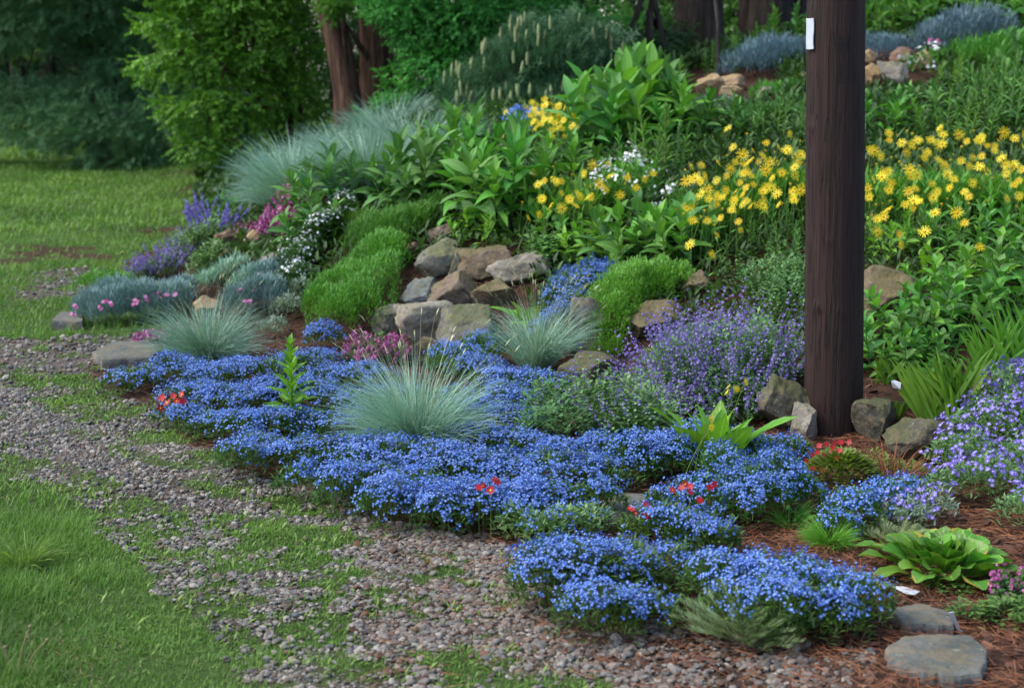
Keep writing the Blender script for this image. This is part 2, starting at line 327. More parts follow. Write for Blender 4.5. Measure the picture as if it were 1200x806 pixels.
PROF = {
    'lance': lambda t: np.maximum(.10, np.sin(PI * np.clip(t, 0, 1) ** .8)) * (t < 1),
    'ovate': lambda t: np.maximum(.10, np.sin(PI * np.clip(t, 0, 1) ** .62) ** .8) * (t < .999),
    'spat': lambda t: np.maximum(.14, np.sin(PI * np.clip(t, 0, 1) ** 1.7) ** .7) * (t < .999) + .25 * (t >= .999),
    'grass': lambda t: (1 - t ** 2.2) * .93 + .07,
    'sword': lambda t: (1 - t ** 4) * .95 + .05,
}
def leaves(mb, mat, base, az, el, L, W, droop=0.5, S=4, prof='lance', fold=.3, roll=0, cross=3, rnd=None, wave=0):
    base = np.asarray(base, float).reshape(-1, 3); n = len(base)
    f_ = lambda a: np.broadcast_to(np.asarray(a, float), (n,)).copy()
    az, el, L, W, droop, roll = map(f_, (az, el, L, W, droop, roll))
    rnd = rs.rand(n) if rnd is None else f_(rnd)
    t = np.linspace(0, 1, S + 1)
    tm = (t[:-1] + t[1:]) / 2; ang = el[:, None] - droop[:, None] * tm ** 1.3
    dx = np.cos(ang) * L[:, None] / S; dz = np.sin(ang) * L[:, None] / S
    X_ = np.concatenate([np.zeros((n, 1)), np.cumsum(dx, 1)], 1); Z_ = np.concatenate([np.zeros((n, 1)), np.cumsum(dz, 1)], 1)
    a2 = el[:, None] - droop[:, None] * t ** 1.3
    h = np.stack([np.cos(az), np.sin(az), 0 * az], 1); z = np.array([0, 0, 1.0]); side = np.stack([-np.sin(az), np.cos(az), 0 * az], 1)
    p = base[:, None] + h[:, None] * X_[..., None] + z * Z_[..., None]
    nor = -np.sin(a2)[..., None] * h[:, None] + np.cos(a2)[..., None] * z
    sd_ = side[:, None] * np.cos(roll)[:, None, None] + nor * np.sin(roll)[:, None, None]
    nr = nor * np.cos(roll)[:, None, None] - side[:, None] * np.sin(roll)[:, None, None]
    w = (W[:, None] * PROF[prof](t)[None])[..., None] / 2
    if wave: nr_off = nr * (w * wave * np.sin(t * 9 + rnd[:, None] * 20)[..., None])
    else: nr_off = 0
    if cross == 3:
        pts = np.stack([p + sd_ * w + nr * w * fold + nr_off, p, p - sd_ * w + nr * w * fold - nr_off], 2); k = 3
    else:
        pts = np.stack([p + sd_ * w, p - sd_ * w], 2); k = 2
    V = pts.reshape(-1, 3); idx = np.arange(n * (S + 1) * k).reshape(n, S + 1, k)
    q = np.stack([idx[:, :-1, :-1], idx[:, :-1, 1:], idx[:, 1:, 1:], idx[:, 1:, :-1]], -1).reshape(-1, 4)
    sa = np.broadcast_to(np.array([1, 0, 1.0] if k == 3 else [1, 1.0]), (n, S + 1, k)).ravel(); ta = np.broadcast_to(t[None, :, None], (n, S + 1, k)).ravel()
    mb.add(V, q, mat, np.repeat(rnd, (S + 1) * k), sa, ta)
    return p[:, -1]
def frames(nrm, spin):
    n_ = nrm / np.maximum(np.linalg.norm(nrm, axis=1, keepdims=True), 1e-9)
    a = np.where(np.abs(n_[:, 2:3]) < .9, np.array([[0, 0, 1.0]]), np.array([[1.0, 0, 0]]))
    x = np.cross(a, n_); x /= np.linalg.norm(x, axis=1, keepdims=True); y = np.cross(n_, x)
    c, s = np.cos(spin)[:, None], np.sin(spin)[:, None]
    return np.stack([x * c + y * s, -x * s + y * c, n_], 2)      # columns
def inst(mb, mat, tv, tf, pos, R, scl, rnd=None, tr=None):
    n = len(pos); scl = np.broadcast_to(np.asarray(scl, float).reshape(-1, 1) if np.ndim(scl) < 2 else scl, (n, 3)) if np.ndim(scl) else np.full((n, 3), scl)
    V = np.einsum('nij,nkj->nki', R, tv[None] * scl[:, None]) + pos[:, None]
    f = (tf[None] + (np.arange(n) * len(tv))[:, None, None]).reshape(-1, tf.shape[1])
    rnd = rs.rand(n) if rnd is None else rnd
    rr = np.repeat(rnd, len(tv))
    if tr is not None: rr = np.clip(rr + np.tile(tr, n), 0, 1)
    mb.add(V.reshape(-1, 3), f, mat, rr)
def flower_t(p=5, r=1.0, cup=.15, inner=.5):
    a = np.arange(p) * 2 * PI / p; b = a + PI / p; v = [[0, 0, 0]]
    v += [[math.cos(x) * inner * r, math.sin(x) * inner * r, .05] for x in b]
    v += [[math.cos(x + d) * r, math.sin(x + d) * r, cup] for x in a for d in (-.36 * 5 / p, .36 * 5 / p)]
    f = []
    for i in range(p): f.append([0, 1 + (i - 1) % p, 1 + p + 2 * i, 1 + p + 2 * i + 1]); f.append([0, 1 + p + 2 * i + 1, 1 + i, 0])
    q = [[0, 1 + (i - 1) % p, 1 + p + 2 * i, 1 + p + 2 * i + 1] for i in range(p)]; t_ = [[0, 1 + p + 2 * i + 1, 1 + i] for i in range(p)]
    return np.array(v, float), np.array(q), np.array(t_)
FL5 = flower_t(5); FL4 = flower_t(4, 1, .1, .45)
EYE = (np.array([[.22, 0, .08], [0, .22, .08], [-.22, 0, .08], [0, -.22, .08]]), np.array([[0, 1, 2, 3]]))
def flowers(mb, mat, pos, nrm, r, T=FL5, eye='eye'):
    R = frames(nrm, rs.rand(len(pos)) * 6.28); rn = rs.rand(len(pos))
    inst(mb, mat, T[0], T[1], pos, R, r, rn); inst(mb, mat, T[0], T[2], pos, R, r, rn)
    if eye: inst(mb, eye, EYE[0], EYE[1], pos, R, r)
def tube(mb, mat, pts, rad, sides=8, rnd=.5, ell=1.0, cap=False):
    pts = np.asarray(pts, float); n = len(pts); rad = np.broadcast_to(rad, (n,)); tg = np.gradient(pts, axis=0); tg /= np.linalg.norm(tg, axis=1, keepdims=True) + 1e-9
    R = frames(tg, np.zeros(n)); a = np.arange(sides) * 2 * PI / sides
    ring = np.stack([np.cos(a), np.sin(a) * ell, 0 * a], 1)
    # keep ring frames consistent
    x = R[0][:, 0]; V = []
    for i in range(n):
        x = x - tg[i] * np.dot(x, tg[i]); x /= np.linalg.norm(x) + 1e-9; y = np.cross(tg[i], x)
        V.append(pts[i] + (ring[:, :1] * x + ring[:, 1:2] * y) * rad[i])
    V = np.vstack(V); idx = np.arange(n * sides).reshape(n, sides); nx = np.roll(idx, -1, 1)
    f = np.stack([idx[:-1], nx[:-1], nx[1:], idx[1:]], -1).reshape(-1, 4); mb.add(V, f, mat, rnd)
    if cap: mb.add(V[-sides:], np.arange(sides)[None], mat, rnd)
def ico(sub=1):
    import bmesh
    bm = bmesh.new(); bmesh.ops.create_icosphere(bm, subdivisions=sub, radius=1); bm.verts.ensure_lookup_table()
    v = np.array([x.co[:] for x in bm.verts]); f = np.array([[q.index for q in x.verts] for x in bm.faces]); bm.free(); return v, f
ICO1, ICO2 = ico(1), ico(2)
def rup(n, up=1.0):
    d = rs.normal(size=(n, 3)); d /= np.linalg.norm(d, axis=1, keepdims=True); d[:, 2] = np.abs(d[:, 2]) * up + .05; return d

# ------------------------------------------------------------------ zones of the ground (authoring polygons on the flat part)
LAWN_NEAR = [(-600, 550), (0, 560), (50, 575), (105, 612), (160, 662), (205, 712), (265, 775), (350, 900), (-600, 900)]
STRIP = [(20, 438), (120, 440), (160, 470), (235, 500), (262, 540), (215, 556), (130, 524), (50, 478)]
PATCH = [(200, 560), (400, 590), (520, 650), (650, 730), (760, 830), (400, 860), (400, 740), (280, 660)]
EDGE = [(-60, 525), (80, 545), (180, 585), (270, 630), (350, 700), (520, 840), (300, 900), (230, 740), (150, 640), (60, 590), (-60, 575)]
BED = [(2600, 300), (2600, 900), (760, 900), (700, 790), (650, 710), (600, 650), (470, 612), (400, 585), (310, 565), (250, 530), (190, 490), (125, 452), (112, 428), (190, 412), (225, 385), (170, 345), (160, 305), (232, 262), (300, 232)]
GR_FAR = [(15, 352), (45, 318), (110, 314), (140, 336), (85, 352)]
MUL_FAR = [[(-60, 292), (60, 288), (140, 298), (130, 308), (60, 306), (0, 314), (-60, 312)], [(150, 268), (235, 262), (240, 272), (170, 276)], [(160, 300), (200, 296), (200, 310), (150, 312)]]
def zones(x, y):
    """lawn, gravel, mulch weights at flat world points"""
    u, v = project(x, y, 0)
    u = u + (fbm(x, y, 3.0) - .5) * 70 + (noise2(x, y, 22, 6) - .5) * 34; v = v + (fbm(x, y, 3.0, 3) - .5) * 26 * np.clip((v - 150) / 300, .05, 1)
    nz = fbm(x, y, 5.5, 2); nz2 = fbm(x, y, 14, 4)
    bed = inpoly(u, v, BED); lawn = (inpoly(u, v, LAWN_NEAR)).astype(float)
    lawn = np.maximum(lawn, ((v < 396) & ~bed) * 1.0)
    lawn = np.where(inpoly(u, v, GR_FAR), .12 + .5 * (nz > .6), lawn)
    mul = np.zeros_like(lawn)
    for m_ in MUL_FAR:
        q = inpoly(u, v, m_) & (nz > .38); mul = np.where(q, 1, mul); lawn = np.where(q, .05, lawn)
    lawn = np.where(inpoly(u, v, STRIP), np.clip((nz - .25) * 3, .15, 1), lawn)
    lawn = np.where(inpoly(u, v, PATCH), np.clip((nz * .5 + nz2 * .5 - .44) * 6, 0, .95), lawn)
    lawn = np.where(inpoly(u, v, EDGE) & (lawn < .9), np.clip((nz * .4 + nz2 * .6 - .36) * 4, 0, .85), lawn)
    lawn = np.where((lawn < .05) & (v > 396) & ~bed, np.clip((nz2 * .6 + nz * .4 - .56) * 6, 0, .6), lawn)
    gravel = np.where(bed, 0, 1 - lawn)
    gb = bed & inpoly(u, v, [(540, 600), (640, 650), (700, 730), (820, 745), (1000, 760), (1040, 830), (640, 900)]); gravel = np.where(gb, np.clip((nz * .5 + nz2 * .5 - .30) * 2.6, .08, .8), gravel)
    mul = np.where(bed, 1 - gravel, mul); gravel = np.where(mul > .9, 0, gravel)
    lawn = np.where(bed, 0, lawn)
    return lawn, gravel, mul

# ground material
m, nt, out = newmat('ground_soil'); G['ground'] = m
aL, aG, aM = attr(nt, 'lawn'), attr(nt, 'gravel'), attr(nt, 'mulch')
n1 = noise(nt, 25, 8, .7); n2 = noise(nt, 3, 4); n3 = noise(nt, 120, 4, .7)
vo = nt.nodes.new("ShaderNodeTexVoronoi"); vo.inputs['Scale'].default_value = 150; tc = nt.nodes.new("ShaderNodeTexCoord"); nt.links.new(tc.outputs['Object'], vo.inputs[0])
peb = mixc(nt, vo.outputs['Distance'], (.17, .155, .14), (.05, .042, .034)); sp = nt.nodes.new("ShaderNodeSeparateColor"); nt.links.new(vo.outputs['Color'], sp.inputs[0])
gcol = mixc(nt, 1.0, ramp(nt, sp.outputs[0], [(0, (.5, .48, .5)), (.5, (.9, .85, .8)), (1, (1.5, 1.35, 1.2))]), peb, 'MULTIPLY')
lcol = ramp(nt, n1, [(.3, (.025, .045, .012)), (.6, (.055, .095, .022)), (.75, (.08, .10, .035))])
mcol = ramp(nt, n1, [(.3, (.018, .011, .008)), (.5, (.05, .026, .016)), (.7, (.10, .048, .027))])
base = mixc(nt, aG, mcol, gcol); base = mixc(nt, aL, base, lcol)
pr = nt.nodes.new("ShaderNodeBsdfPrincipled"); pr.inputs['Roughness'].default_value = .95; pr.inputs['Specular IOR Level'].default_value = .15
nt.links.new(base, pr.inputs['Base Color']); b = nt.nodes.new("ShaderNodeBump"); b.inputs['Distance'].default_value = .02; b.inputs['Strength'].default_value = .8
nt.links.new(math_(nt, 'ADD', n1, math_(nt, 'MULTIPLY', n3, .4)), b.inputs['Height']); nt.links.new(b.outputs[0], pr.inputs['Normal']); nt.links.new(pr.outputs[0], out.inputs[0])
xs = np.concatenate([-np.geomspace(200, 5, 40)[:-1], np.arange(-5, 5, .045), np.geomspace(5, 200, 40)])
ys = np.concatenate([[-60, -20, -6, -2, 0, 1, 2, 2.6], np.arange(3.0, 14, .045), np.geomspace(14, 38, 80), np.geomspace(40, 300, 20)])
gX, gY = np.meshgrid(xs, ys, indexing='ij'); gZ = gz(gX, gY) + (fbm(gX, gY, 4.0) - .5) * .02
me = bpy.data.meshes.new('ground'); V = np.stack([gX, gY, gZ], -1).reshape(-1, 3); I = np.arange(len(V)).reshape(gX.shape)
q = np.stack([I[:-1, :-1], I[1:, :-1], I[1:, 1:], I[:-1, 1:]], -1).reshape(-1, 4)
me.vertices.add(len(V)); me.vertices.foreach_set('co', V.ravel()); me.loops.add(q.size); me.loops.foreach_set('vertex_index', q.ravel())
me.polygons.add(len(q)); me.polygons.foreach_set('loop_start', np.arange(len(q)) * 4); me.polygons.foreach_set('use_smooth', np.ones(len(q), bool))
zl, zg, zm = zones(V[:, 0], V[:, 1])
far = V[:, 1] > 24; zl = np.where(far, .9, zl); zg = np.where(far, 0, zg)
hi = V[:, 2] > .05; zl = np.where(hi & ~far, 0, zl); zg = np.where(hi & ~far, 0, zg)
for nm, z_ in (('lawn', zl), ('gravel', zg), ('mulch', zm)):
    a_ = me.attributes.new(nm, 'FLOAT', 'POINT'); a_.data.foreach_set('value', z_.astype(float))
me.materials.append(G['ground']); me.update(calc_edges=True)
o = bpy.data.objects.new('ground', me); sc.collection.objects.link(o); o['kind'] = 'structure'

def visible(x, y, z, m_=60):
    u, v = project(x, y, z); return (u > -m_) & (u < 1200 + m_) & (v > -m_) & (v < 806 + m_)
def sample_ground(n, y0, y1, dens=None):
    """random points over the part of the ground near the view, uniform in area between y0 and y1"""
    y = np.sqrt(rs.rand(n) * (y1 ** 2 - y0 ** 2) + y0 ** 2); x = (rs.rand(n) - .5) * (y * .80 + 2.8)
    return x, y

# ------------------------------------------------------------------ lawn grass
mb = MB()
for (y0, y1, n_, L, W) in ((3.3, 5.2, 190000, .034, .0032), (5.2, 9, 110000, .04, .0055), (9, 15, 80000, .05, .009), (15, 28, 110000, .07, .018), (28, 46, 60000, .10, .05)):
    n_ = int(n_ * (1.55 if y0 < 5 else 1.35 if y0 < 9 else 1.2)); x, y = sample_ground(n_, y0, y1); zl, zg, zm = zones(x, y)
    clump = fbm(x, y, 6, 5)
    k = (rs.rand(n_) < zl * np.clip(.25 + 1.3 * clump, .3, 1)) & (gz(x, y) < (.06 if y0 < 15 else 1.5 if y0 < 28 else 3)) & ((x < 1.0) | (y < 15)); x, y, clump = x[k], y[k], clump[k]
    u, v = project(x, y); short = np.where(v > 396, np.where(inpoly(u, v, LAWN_NEAR), .62 + .8 * np.clip((150 - u) / 120, 0, 1), .6), 1)
    l = L * (.5 + rs.rand(len(x))) * (.6 + .8 * clump) * short
    rn = np.clip(rs.rand(len(x)) * .5 + clump * .4 + (fbm(x, y, 1.3, 1) - .5) * 1.2, 0, 1)
    leaves(mb, 'lawn', np.stack([x, y, gz(x, y) - .004], 1), rs.rand(len(x)) * 6.28, .6 + rs.rand(len(x)) * .9, l, W, rs.rand(len(x)) * .9, 2, 'grass', cross=2, rnd=rn)
    k = rs.rand(len(x)) < .02 + .16 * (fbm(x, y, 2.3, 4) > .6)
    leaves(mb, 'dryblade', np.stack([x, y, gz(x, y)], 1)[k], rs.rand(k.sum()) * 6.28, rs.rand(k.sum()) * .6, l[k], W * .8, .4, 2, 'grass', cross=2)
tag(mb.build('lawn_grass'), 'short green lawn grass beside and beyond the gravel path', 'grass', kind='stuff')

# weeds (broad little leaves) in the gravel and the strips
mb = MB(); x, y = sample_ground(110000, 3.4, 9); zl, zg, zm = zones(x, y); u, v = project(x, y)
w = np.where(inpoly(u, v, PATCH) | inpoly(u, v, STRIP), zl, np.where((v > 396) & ~inpoly(u, v, LAWN_NEAR), zl * .7, np.where(inpoly(u, v, LAWN_NEAR), .13 * (fbm(x, y, 2, 2) > .45), 0)))
k = (rs.rand(len(x)) < w * .8) & (gz(x, y) < .06); x, y = x[k], y[k]; cl = fbm(x, y, 9, 6); nn = len(x)
leaves(mb, 'weed', np.stack([x, y, gz(x, y) + rs.rand(nn) * .012], 1), rs.rand(nn) * 6.28, rs.rand(nn) * 1.1, .016 + .024 * rs.rand(nn) * cl * 1.6, .006 + .006 * rs.rand(nn), .5, 2, 'ovate', cross=3, fold=.2, rnd=np.clip(cl + rs.rand(nn) * .4 - .2, 0, 1))
tag(mb.build('weeds'), 'low bright weeds growing through the gravel path', 'weeds', kind='stuff')

# gravel
mb = MB()
for (y0, y1, n_, T, r0) in ((3.3, 5.0, 95000, ICO2, .0047), (5.0, 7.4, 90000, ICO1, .0058), (7.4, 12.5, 40000, ICO1, .0085)):
    n_ = int(n_ * (1.55 if y0 < 5 else 1.35 if y0 < 9 else 1.2)); x, y = sample_ground(n_, y0, y1); zl, zg, zm = zones(x, y)
    k = (rs.rand(n_) < np.where(zg > .5, zg, zg * .5) * np.clip(1.5 * fbm(x, y, 2.2, 1) + .35 * noise2(x, y, 25, 3), .25, 1)) & (gz(x, y) < .05); x, y = x[k], y[k]; n2_ = len(x)
    u, v = project(x, y); big = np.where((u > 480) & (v > 560), 1.2, 1.0)
    s_ = r0 * np.exp(np.clip(rs.normal(size=n2_), -2.2, 2.1) * .42) * big
    S3 = np.stack([s_ * (1 + .5 * rs.rand(n2_)), s_ * (.8 + .3 * rs.rand(n2_)), s_ * (.45 + .3 * rs.rand(n2_))], 1)
    nrm = np.stack([rs.normal(size=n2_) * .3, rs.normal(size=n2_) * .3, np.ones(n2_)], 1)
    tv = T[0] * (1 + .2 * np.sin(T[0][:, :1] * 5 + 1) * np.cos(T[0][:, 1:2] * 4))
    rn = rs.rand(n2_); rn = np.where((u > 430) & (v > 560) & (rs.rand(n2_) < .6), np.where(rs.rand(n2_) < .5, .78 + .22 * rn, .25 + .1 * rn), rn)
    inst(mb, 'pebble', tv, T[1], np.stack([x, y, gz(x, y) + S3[:, 2] * .5 + rs.rand(n2_) * .006], 1), frames(nrm, rs.rand(n2_) * 6.28), S3, rn)
tag(mb.build('gravel', smooth=False), 'grey and tan gravel of the garden path', 'gravel', kind='stuff')

# fallen needles and bark chips over the bed
mb = MB()
for (y0, y1, n_) in ((3.4, 6.5, 42000), (6.5, 10.5, 16000)):
    n_ = int(n_ * (1.55 if y0 < 5 else 1.35 if y0 < 9 else 1.2)); x, y = sample_ground(n_, y0, y1); zl, zg, zm = zones(x, y); u, v = project(x, y)
    w = np.where(zm > .3, np.where(u > 860, 1, .55), 0) + ((zg > .2) & (u > 420) & (v > 570)) * .22
    k = rs.rand(n_) < w * np.clip(fbm(x, y, 5, 7) * 1.7, .2, 1); x, y = x[k], y[k]; nn = len(x)
    leaves(mb, 'needle', np.stack([x, y, gz(x, y) + .008 + rs.rand(nn) * .016], 1), rs.rand(nn) * 6.28, rs.normal(size=nn) * .12, .05 + .07 * rs.rand(nn), .0017, rs.normal(size=nn) * .2, 2, 'grass', cross=2, roll=rs.rand(nn))
tag(mb.build('pine_needle_litter'), 'red brown fallen pine needles over the bed', 'leaf litter', kind='stuff')
mb = MB()
for (y0, y1, n_) in ((3.4, 6.5, 7000), (6.5, 11, 6000), (11, 20, 6000)):
    n_ = int(n_ * (1.55 if y0 < 5 else 1.35 if y0 < 9 else 1.2)); x, y = sample_ground(n_, y0, y1); zl, zg, zm = zones(x, y); u, v = project(x, y)
    w = np.where(zm > .3, .8, 0) + ((zg > .2) & (u > 400) & (v > 560)) * .45
    k = (rs.rand(n_) < w); x, y = x[k], y[k]; nn = len(x)
    s_ = .011 * np.exp(np.clip(rs.normal(size=nn), -2, 1.8) * .4) * (1.6 if y0 > 10 else 1)
    S3 = np.stack([s_ * 1.7, s_ * .8, s_ * .3], 1); nrm = np.stack([rs.normal(size=nn) * .35, rs.normal(size=nn) * .35, np.ones(nn)], 1)
    inst(mb, 'chip', ICO1[0], ICO1[1], np.stack([x, y, gz(x, y) + .004], 1), frames(nrm, rs.rand(nn) * 6.28), S3)
tag(mb.build('bark_litter', smooth=False), 'dark bark mulch scattered over the planting bed', 'mulch', kind='stuff')

# ------------------------------------------------------------------ rocks
def rock_mesh(mb, mat, c, sx, sy, sz, rz=0.0, tilt=0.0, seed=0, flatk=.5):
    r = np.random.RandomState(seed); v = ICO4[0].copy(); n_ = 14
    for _ in range(n_):                                  # plane cuts give broken faces
        d = r.normal(size=3); d /= np.linalg.norm(d); h = .50 + .34 * r.rand()
        k = v @ d; v = v - d * np.maximum(k - h, 0)[:, None] * .97
    ph = r.rand(6) * 9
    nz = .05 * np.sin(v[:, 0] * 4 + ph[0]) * np.cos(v[:, 1] * 5 + ph[1]) + .035 * np.sin(v[:, 2] * 9 + ph[2] + v[:, 0] * 6) + .02 * np.sin(v[:, 1] * 17 + ph[3]) * np.sin(v[:, 0] * 15 + ph[4] + v[:, 2] * 13)
    o3 = r.rand(3) * 50
    nz = nz * .6 + .16 * (noise3(v * 2.2 + o3) - .5) + .10 * (noise3(v * 5 + o3) - .5) + .06 * (noise3(v * 11 + o3) - .5) + .03 * (noise3(v * 24 + o3) - .5)
    v = v * (1 + nz)[:, None]; v /= np.abs(v).max(0)
    v = v * np.array([sx, sy, sz]) / 2
    R = np.array((Matrix.Rotation(rz, 3, 'Z') @ Matrix.Rotation(tilt, 3, 'Y')))
    mb.add(v @ R.T + c, ICO4[1], mat, r.rand())
ICO4 = ico(5)
def rock(u0, v0, u1, v1, mat, label, cat='rock', tilt=0, deep=.8, rz=None, seed=None, name='rock', group='rocks of the garden wall', k=.35):
    um = (u0 + u1) / 2; g = P(um, min(v1, 800)); s_ = depth_of(g) / F
    kk = 1.04 if v0 > 430 else 1.22; w, h = (u1 - u0) * s_ * kk, (v1 - v0) * s_ * kk * 1.04; d = max(w * deep, h * .9)
    c = at(um, (v0 + v1) / 2 - (4 if v1 < 125 else 0), g[1] + d * k * (.2 if v1 < 125 else 1))
    mb = MB(); sd_ = seed if seed is not None else int(u0 * 7 + v0); rock_mesh(mb, mat, c, w, d, h, rz if rz is not None else ((sd_ % 7) - 3) * .06, tilt, sd_)
    o = mb.build(name, loc=c); tag(o, label, cat, group); return o
RK = [
 (490, 283, 537, 328, 'rockgrey', 'tall grey green rock at the left of the top row of the stone wall'),
 (533, 284, 608, 332, 'rockbrown', 'largest rounded tan and grey rock in the top row of the stone wall'),
 (524, 298, 552, 328, 'rockgrey', 'small rounded rock wedged between the two biggest rocks of the top wall row'),
 (578, 300, 645, 336, 'rockpale', 'sloping pale slab at the right end of the top wall row', -.3),
 (472, 326, 514, 360, 'rockblue', 'blue grey rock at the left of the middle wall row beside the green mound'),
 (502, 321, 566, 364, 'rockwarm', 'broad reddish brown rock in the middle wall row'),
 (552, 329, 610, 364, 'rockbrown', 'dark cleft brown rock at the right of the middle wall row'),
 (438, 357, 484, 394, 'rockgrey', 'grey rock at the left of the lowest wall row above the pink flowers'),
 (462, 357, 534, 404, 'rockpale', 'large pale angular rock in the lowest wall row'),
 (516, 360, 584, 412, 'rockgrey', 'mossy rock half hidden by blue flowers in the lowest wall row'),
 (503, 263, 542, 290, 'rockwarm', 'flat reddish slab lying on the bank behind the wall'),
 (476, 282, 500, 305, 'rockred', 'small dark red rock left of the tall grey green rock'),
 (478, 398, 514, 428, 'rockbrown', 'low mossy stone at the foot of the pale angular rock'),
 (668, 350, 706, 418, 'rockgrey', 'tall grey rock left of the light green mound'),
 (730, 350, 805, 398, 'rockbrown', 'rounded grey brown boulder below the light green mound'),
 (648, 418, 726, 462, 'rockmoss', 'low mossy ledge stone under the blue grass tuft'),
 (800, 318, 836, 350, 'rockbrown', 'brown stone above the purple catmint'),
 (888, 438, 952, 512, 'rockmoss', 'brown boulder at the left of the dark pole'),
 (928, 474, 958, 520, 'rockpale', 'small pale pointed stone against the left foot of the pole'),
 (1000, 318, 1088, 378, 'rockbrown', 'wide brown mossy rock right of the pole'),
 (1028, 342, 1088, 370, 'rockblue', 'thin blue grey slab leaning on the wide brown rock', -.2),
 (1000, 452, 1056, 522, 'rockmoss', 'rounded lichen covered boulder against the right side of the pole'),
 (1034, 488, 1116, 546, 'rockmoss', 'mossy grey boulder at the foot of the iris leaves'),
 (1136, 436, 1192, 486, 'rockbrown', 'domed mossy stone above the violet flowers'),
 (1088, 262, 1118, 285, 'rockbrown', 'brown stone peeping out below the right yellow daisies'),
 (1150, 330, 1180, 352, 'rockbrown', 'half hidden brown stone among the broad leaves at right'),
 (252, 271, 287, 297, 'rockred', 'purplish grey stone on the far left end of the bank'),
 (288, 271, 312, 294, 'rocktan', 'upright tan stone on the far end of the bank'),
 (256, 294, 274, 314, 'rocktan', 'small orange tan stone below the purplish grey stone'),
 (262, 304, 293, 332, 'rockgrey', 'leaning green grey stone on the far end of the bank', .4),
 (305, 299, 338, 322, 'rockpale', 'pale rounded stone above the blue grey dianthus'),
 (230, 349, 260, 374, 'rocktan', 'pitted tan stone behind the pale fescue tuft'),
 (328, 268, 350, 290, 'rockred', 'reddish stone under the pink flowers on the bank'),
 (326, 214, 372, 250, 'rockbrown', 'brown rock beneath the big blue grass on the ridge'),
 (816, 90, 848, 117, 'rocktan', 'upright sandy stone far up the slope left of the pole'),
 (840, 93, 874, 109, 'rocktan', 'rounded sandy stone beside the upright sandy stone'),
 (840, 106, 870, 120, 'rocktan', 'low sandy stone in front of the rounded sandy stone'),
 (886, 106, 908, 120, 'rockpale', 'small grey stone low on the upper slope left of the pole'),
 (1044, 62, 1070, 84, 'rockred', 'terracotta coloured block on the upper slope right of the pole'),
 (1008, 78, 1036, 102, 'rocktan', 'brown stone on the upper slope touching the right edge of the pole'),
 (1030, 79, 1064, 102, 'rockpale', 'pinkish pale block below the terracotta coloured block'),
 (1008, 64, 1026, 80, 'rocktan', 'small tan stone uppermost beside the pole on the upper slope'),
 (1070, 66, 1092, 82, 'rocktan', 'sandy stone right of the terracotta coloured block'),
 (930, 90, 952, 104, 'rocktan', 'tan stone just left of the pole under the slate blue cushion'),
]
for r_ in RK: rock(*r_[:4], r_[4], r_[5], tilt=(r_[6] if len(r_) > 6 else 0))

def slab(poly, ztop, label, mat='slate', group='flat stepping stones'):
    pts = np.array([flat(u, v, ztop) for u, v in poly]); n_ = len(pts); c = pts.mean(0)
    ring = []                                            # refine outline with chips
    for i in range(n_):
        a, b_ = pts[i], pts[(i + 1) % n_]
        for t in np.linspace(0, 1, 7)[:-1]: ring.append(a * (1 - t) + b_ * t + np.append(rs.normal(size=2) * .003, 0))
    ring = np.array(ring); k = len(ring); mb = MB(); levels_ = []
    for s_, dz in ((.93, .0), (.975, -.002), (1.0, -.010), (1.01, -ztop * .5), (1.0, -ztop - .03)):
        q_ = c + (ring - c) * s_; q_[:, 2] = ztop + dz
        if 0 < s_ < .9: q_[:, 2] += rs.normal(size=k) * .0012
        if s_ == 0: q_ = c + (ring - c) * .05; q_[:, 2] = ztop
        levels_.append(q_)
    V = np.vstack(levels_); idx = np.arange(len(V)).reshape(len(levels_), k); nx = np.roll(idx, -1, 1)
    mb.add(V, np.stack([idx[:-1], idx[1:], nx[1:], nx[:-1]], -1).reshape(-1, 4), mat); mb.add(V[:k], np.arange(k)[None], mat)
    o = mb.build('stepping_stone', loc=(c[0], c[1], 0), smooth=False); tag(o, label, 'stepping stone', group)
slab([(1038, 756), (1060, 744), (1100, 741), (1138, 743), (1158, 760), (1150, 788), (1118, 792), (1080, 786), (1040, 770)], .036, 'largest flat grey stepping stone nearest the camera in red pine needles')
slab([(1040, 712), (1080, 706), (1116, 716), (1118, 732), (1060, 730)], .03, 'narrow grey stepping stone just behind the largest one')
slab([(690, 590), (730, 576), (800, 580), (808, 602), (760, 612), (700, 606)], .03, 'flat flagstone between the blue flower mounds with red flowers in front')
slab([(108, 412), (130, 400), (175, 398), (190, 408), (178, 418), (120, 420)], .05, 'pale flat stone at the corner of the blue carpet by the path')
slab([(60, 375), (72, 364), (98, 366), (96, 376)], .06, 'small flat stone at the edge of the lawn beside the dianthus cushion')

# ------------------------------------------------------------------ the pole
mP, ntp, outp = newmat('creosoted_wood'); G['pole'] = mP
tc = ntp.nodes.new("ShaderNodeTexCoord"); mp = ntp.nodes.new("ShaderNodeMapping"); mp.inputs['Scale'].default_value = (30, 30, 1.1); ntp.links.new(tc.outputs['Object'], mp.inputs[0])
n1 = noise(ntp, 1.2, 8, .65, mp.outputs[0], .3); mp2 = ntp.nodes.new("ShaderNodeMapping"); mp2.inputs['Scale'].default_value = (90, 90, 2.2); ntp.links.new(tc.outputs['Object'], mp2.inputs[0])
n2 = noise(ntp, 1, 5, .6, mp2.outputs[0]); n3 = noise(ntp, 4, 7, .7)
mp3 = ntp.nodes.new("ShaderNodeMapping"); mp3.inputs['Scale'].default_value = (26, 26, 1.1); ntp.links.new(tc.outputs['Object'], mp3.inputs[0])
crk = ramp(ntp, noise(ntp, 1.3, 5, .55, mp3.outputs[0], .3), [(.49, (0, 0, 0)), (.5, (1, 1, 1)), (.51, (0, 0, 0))])
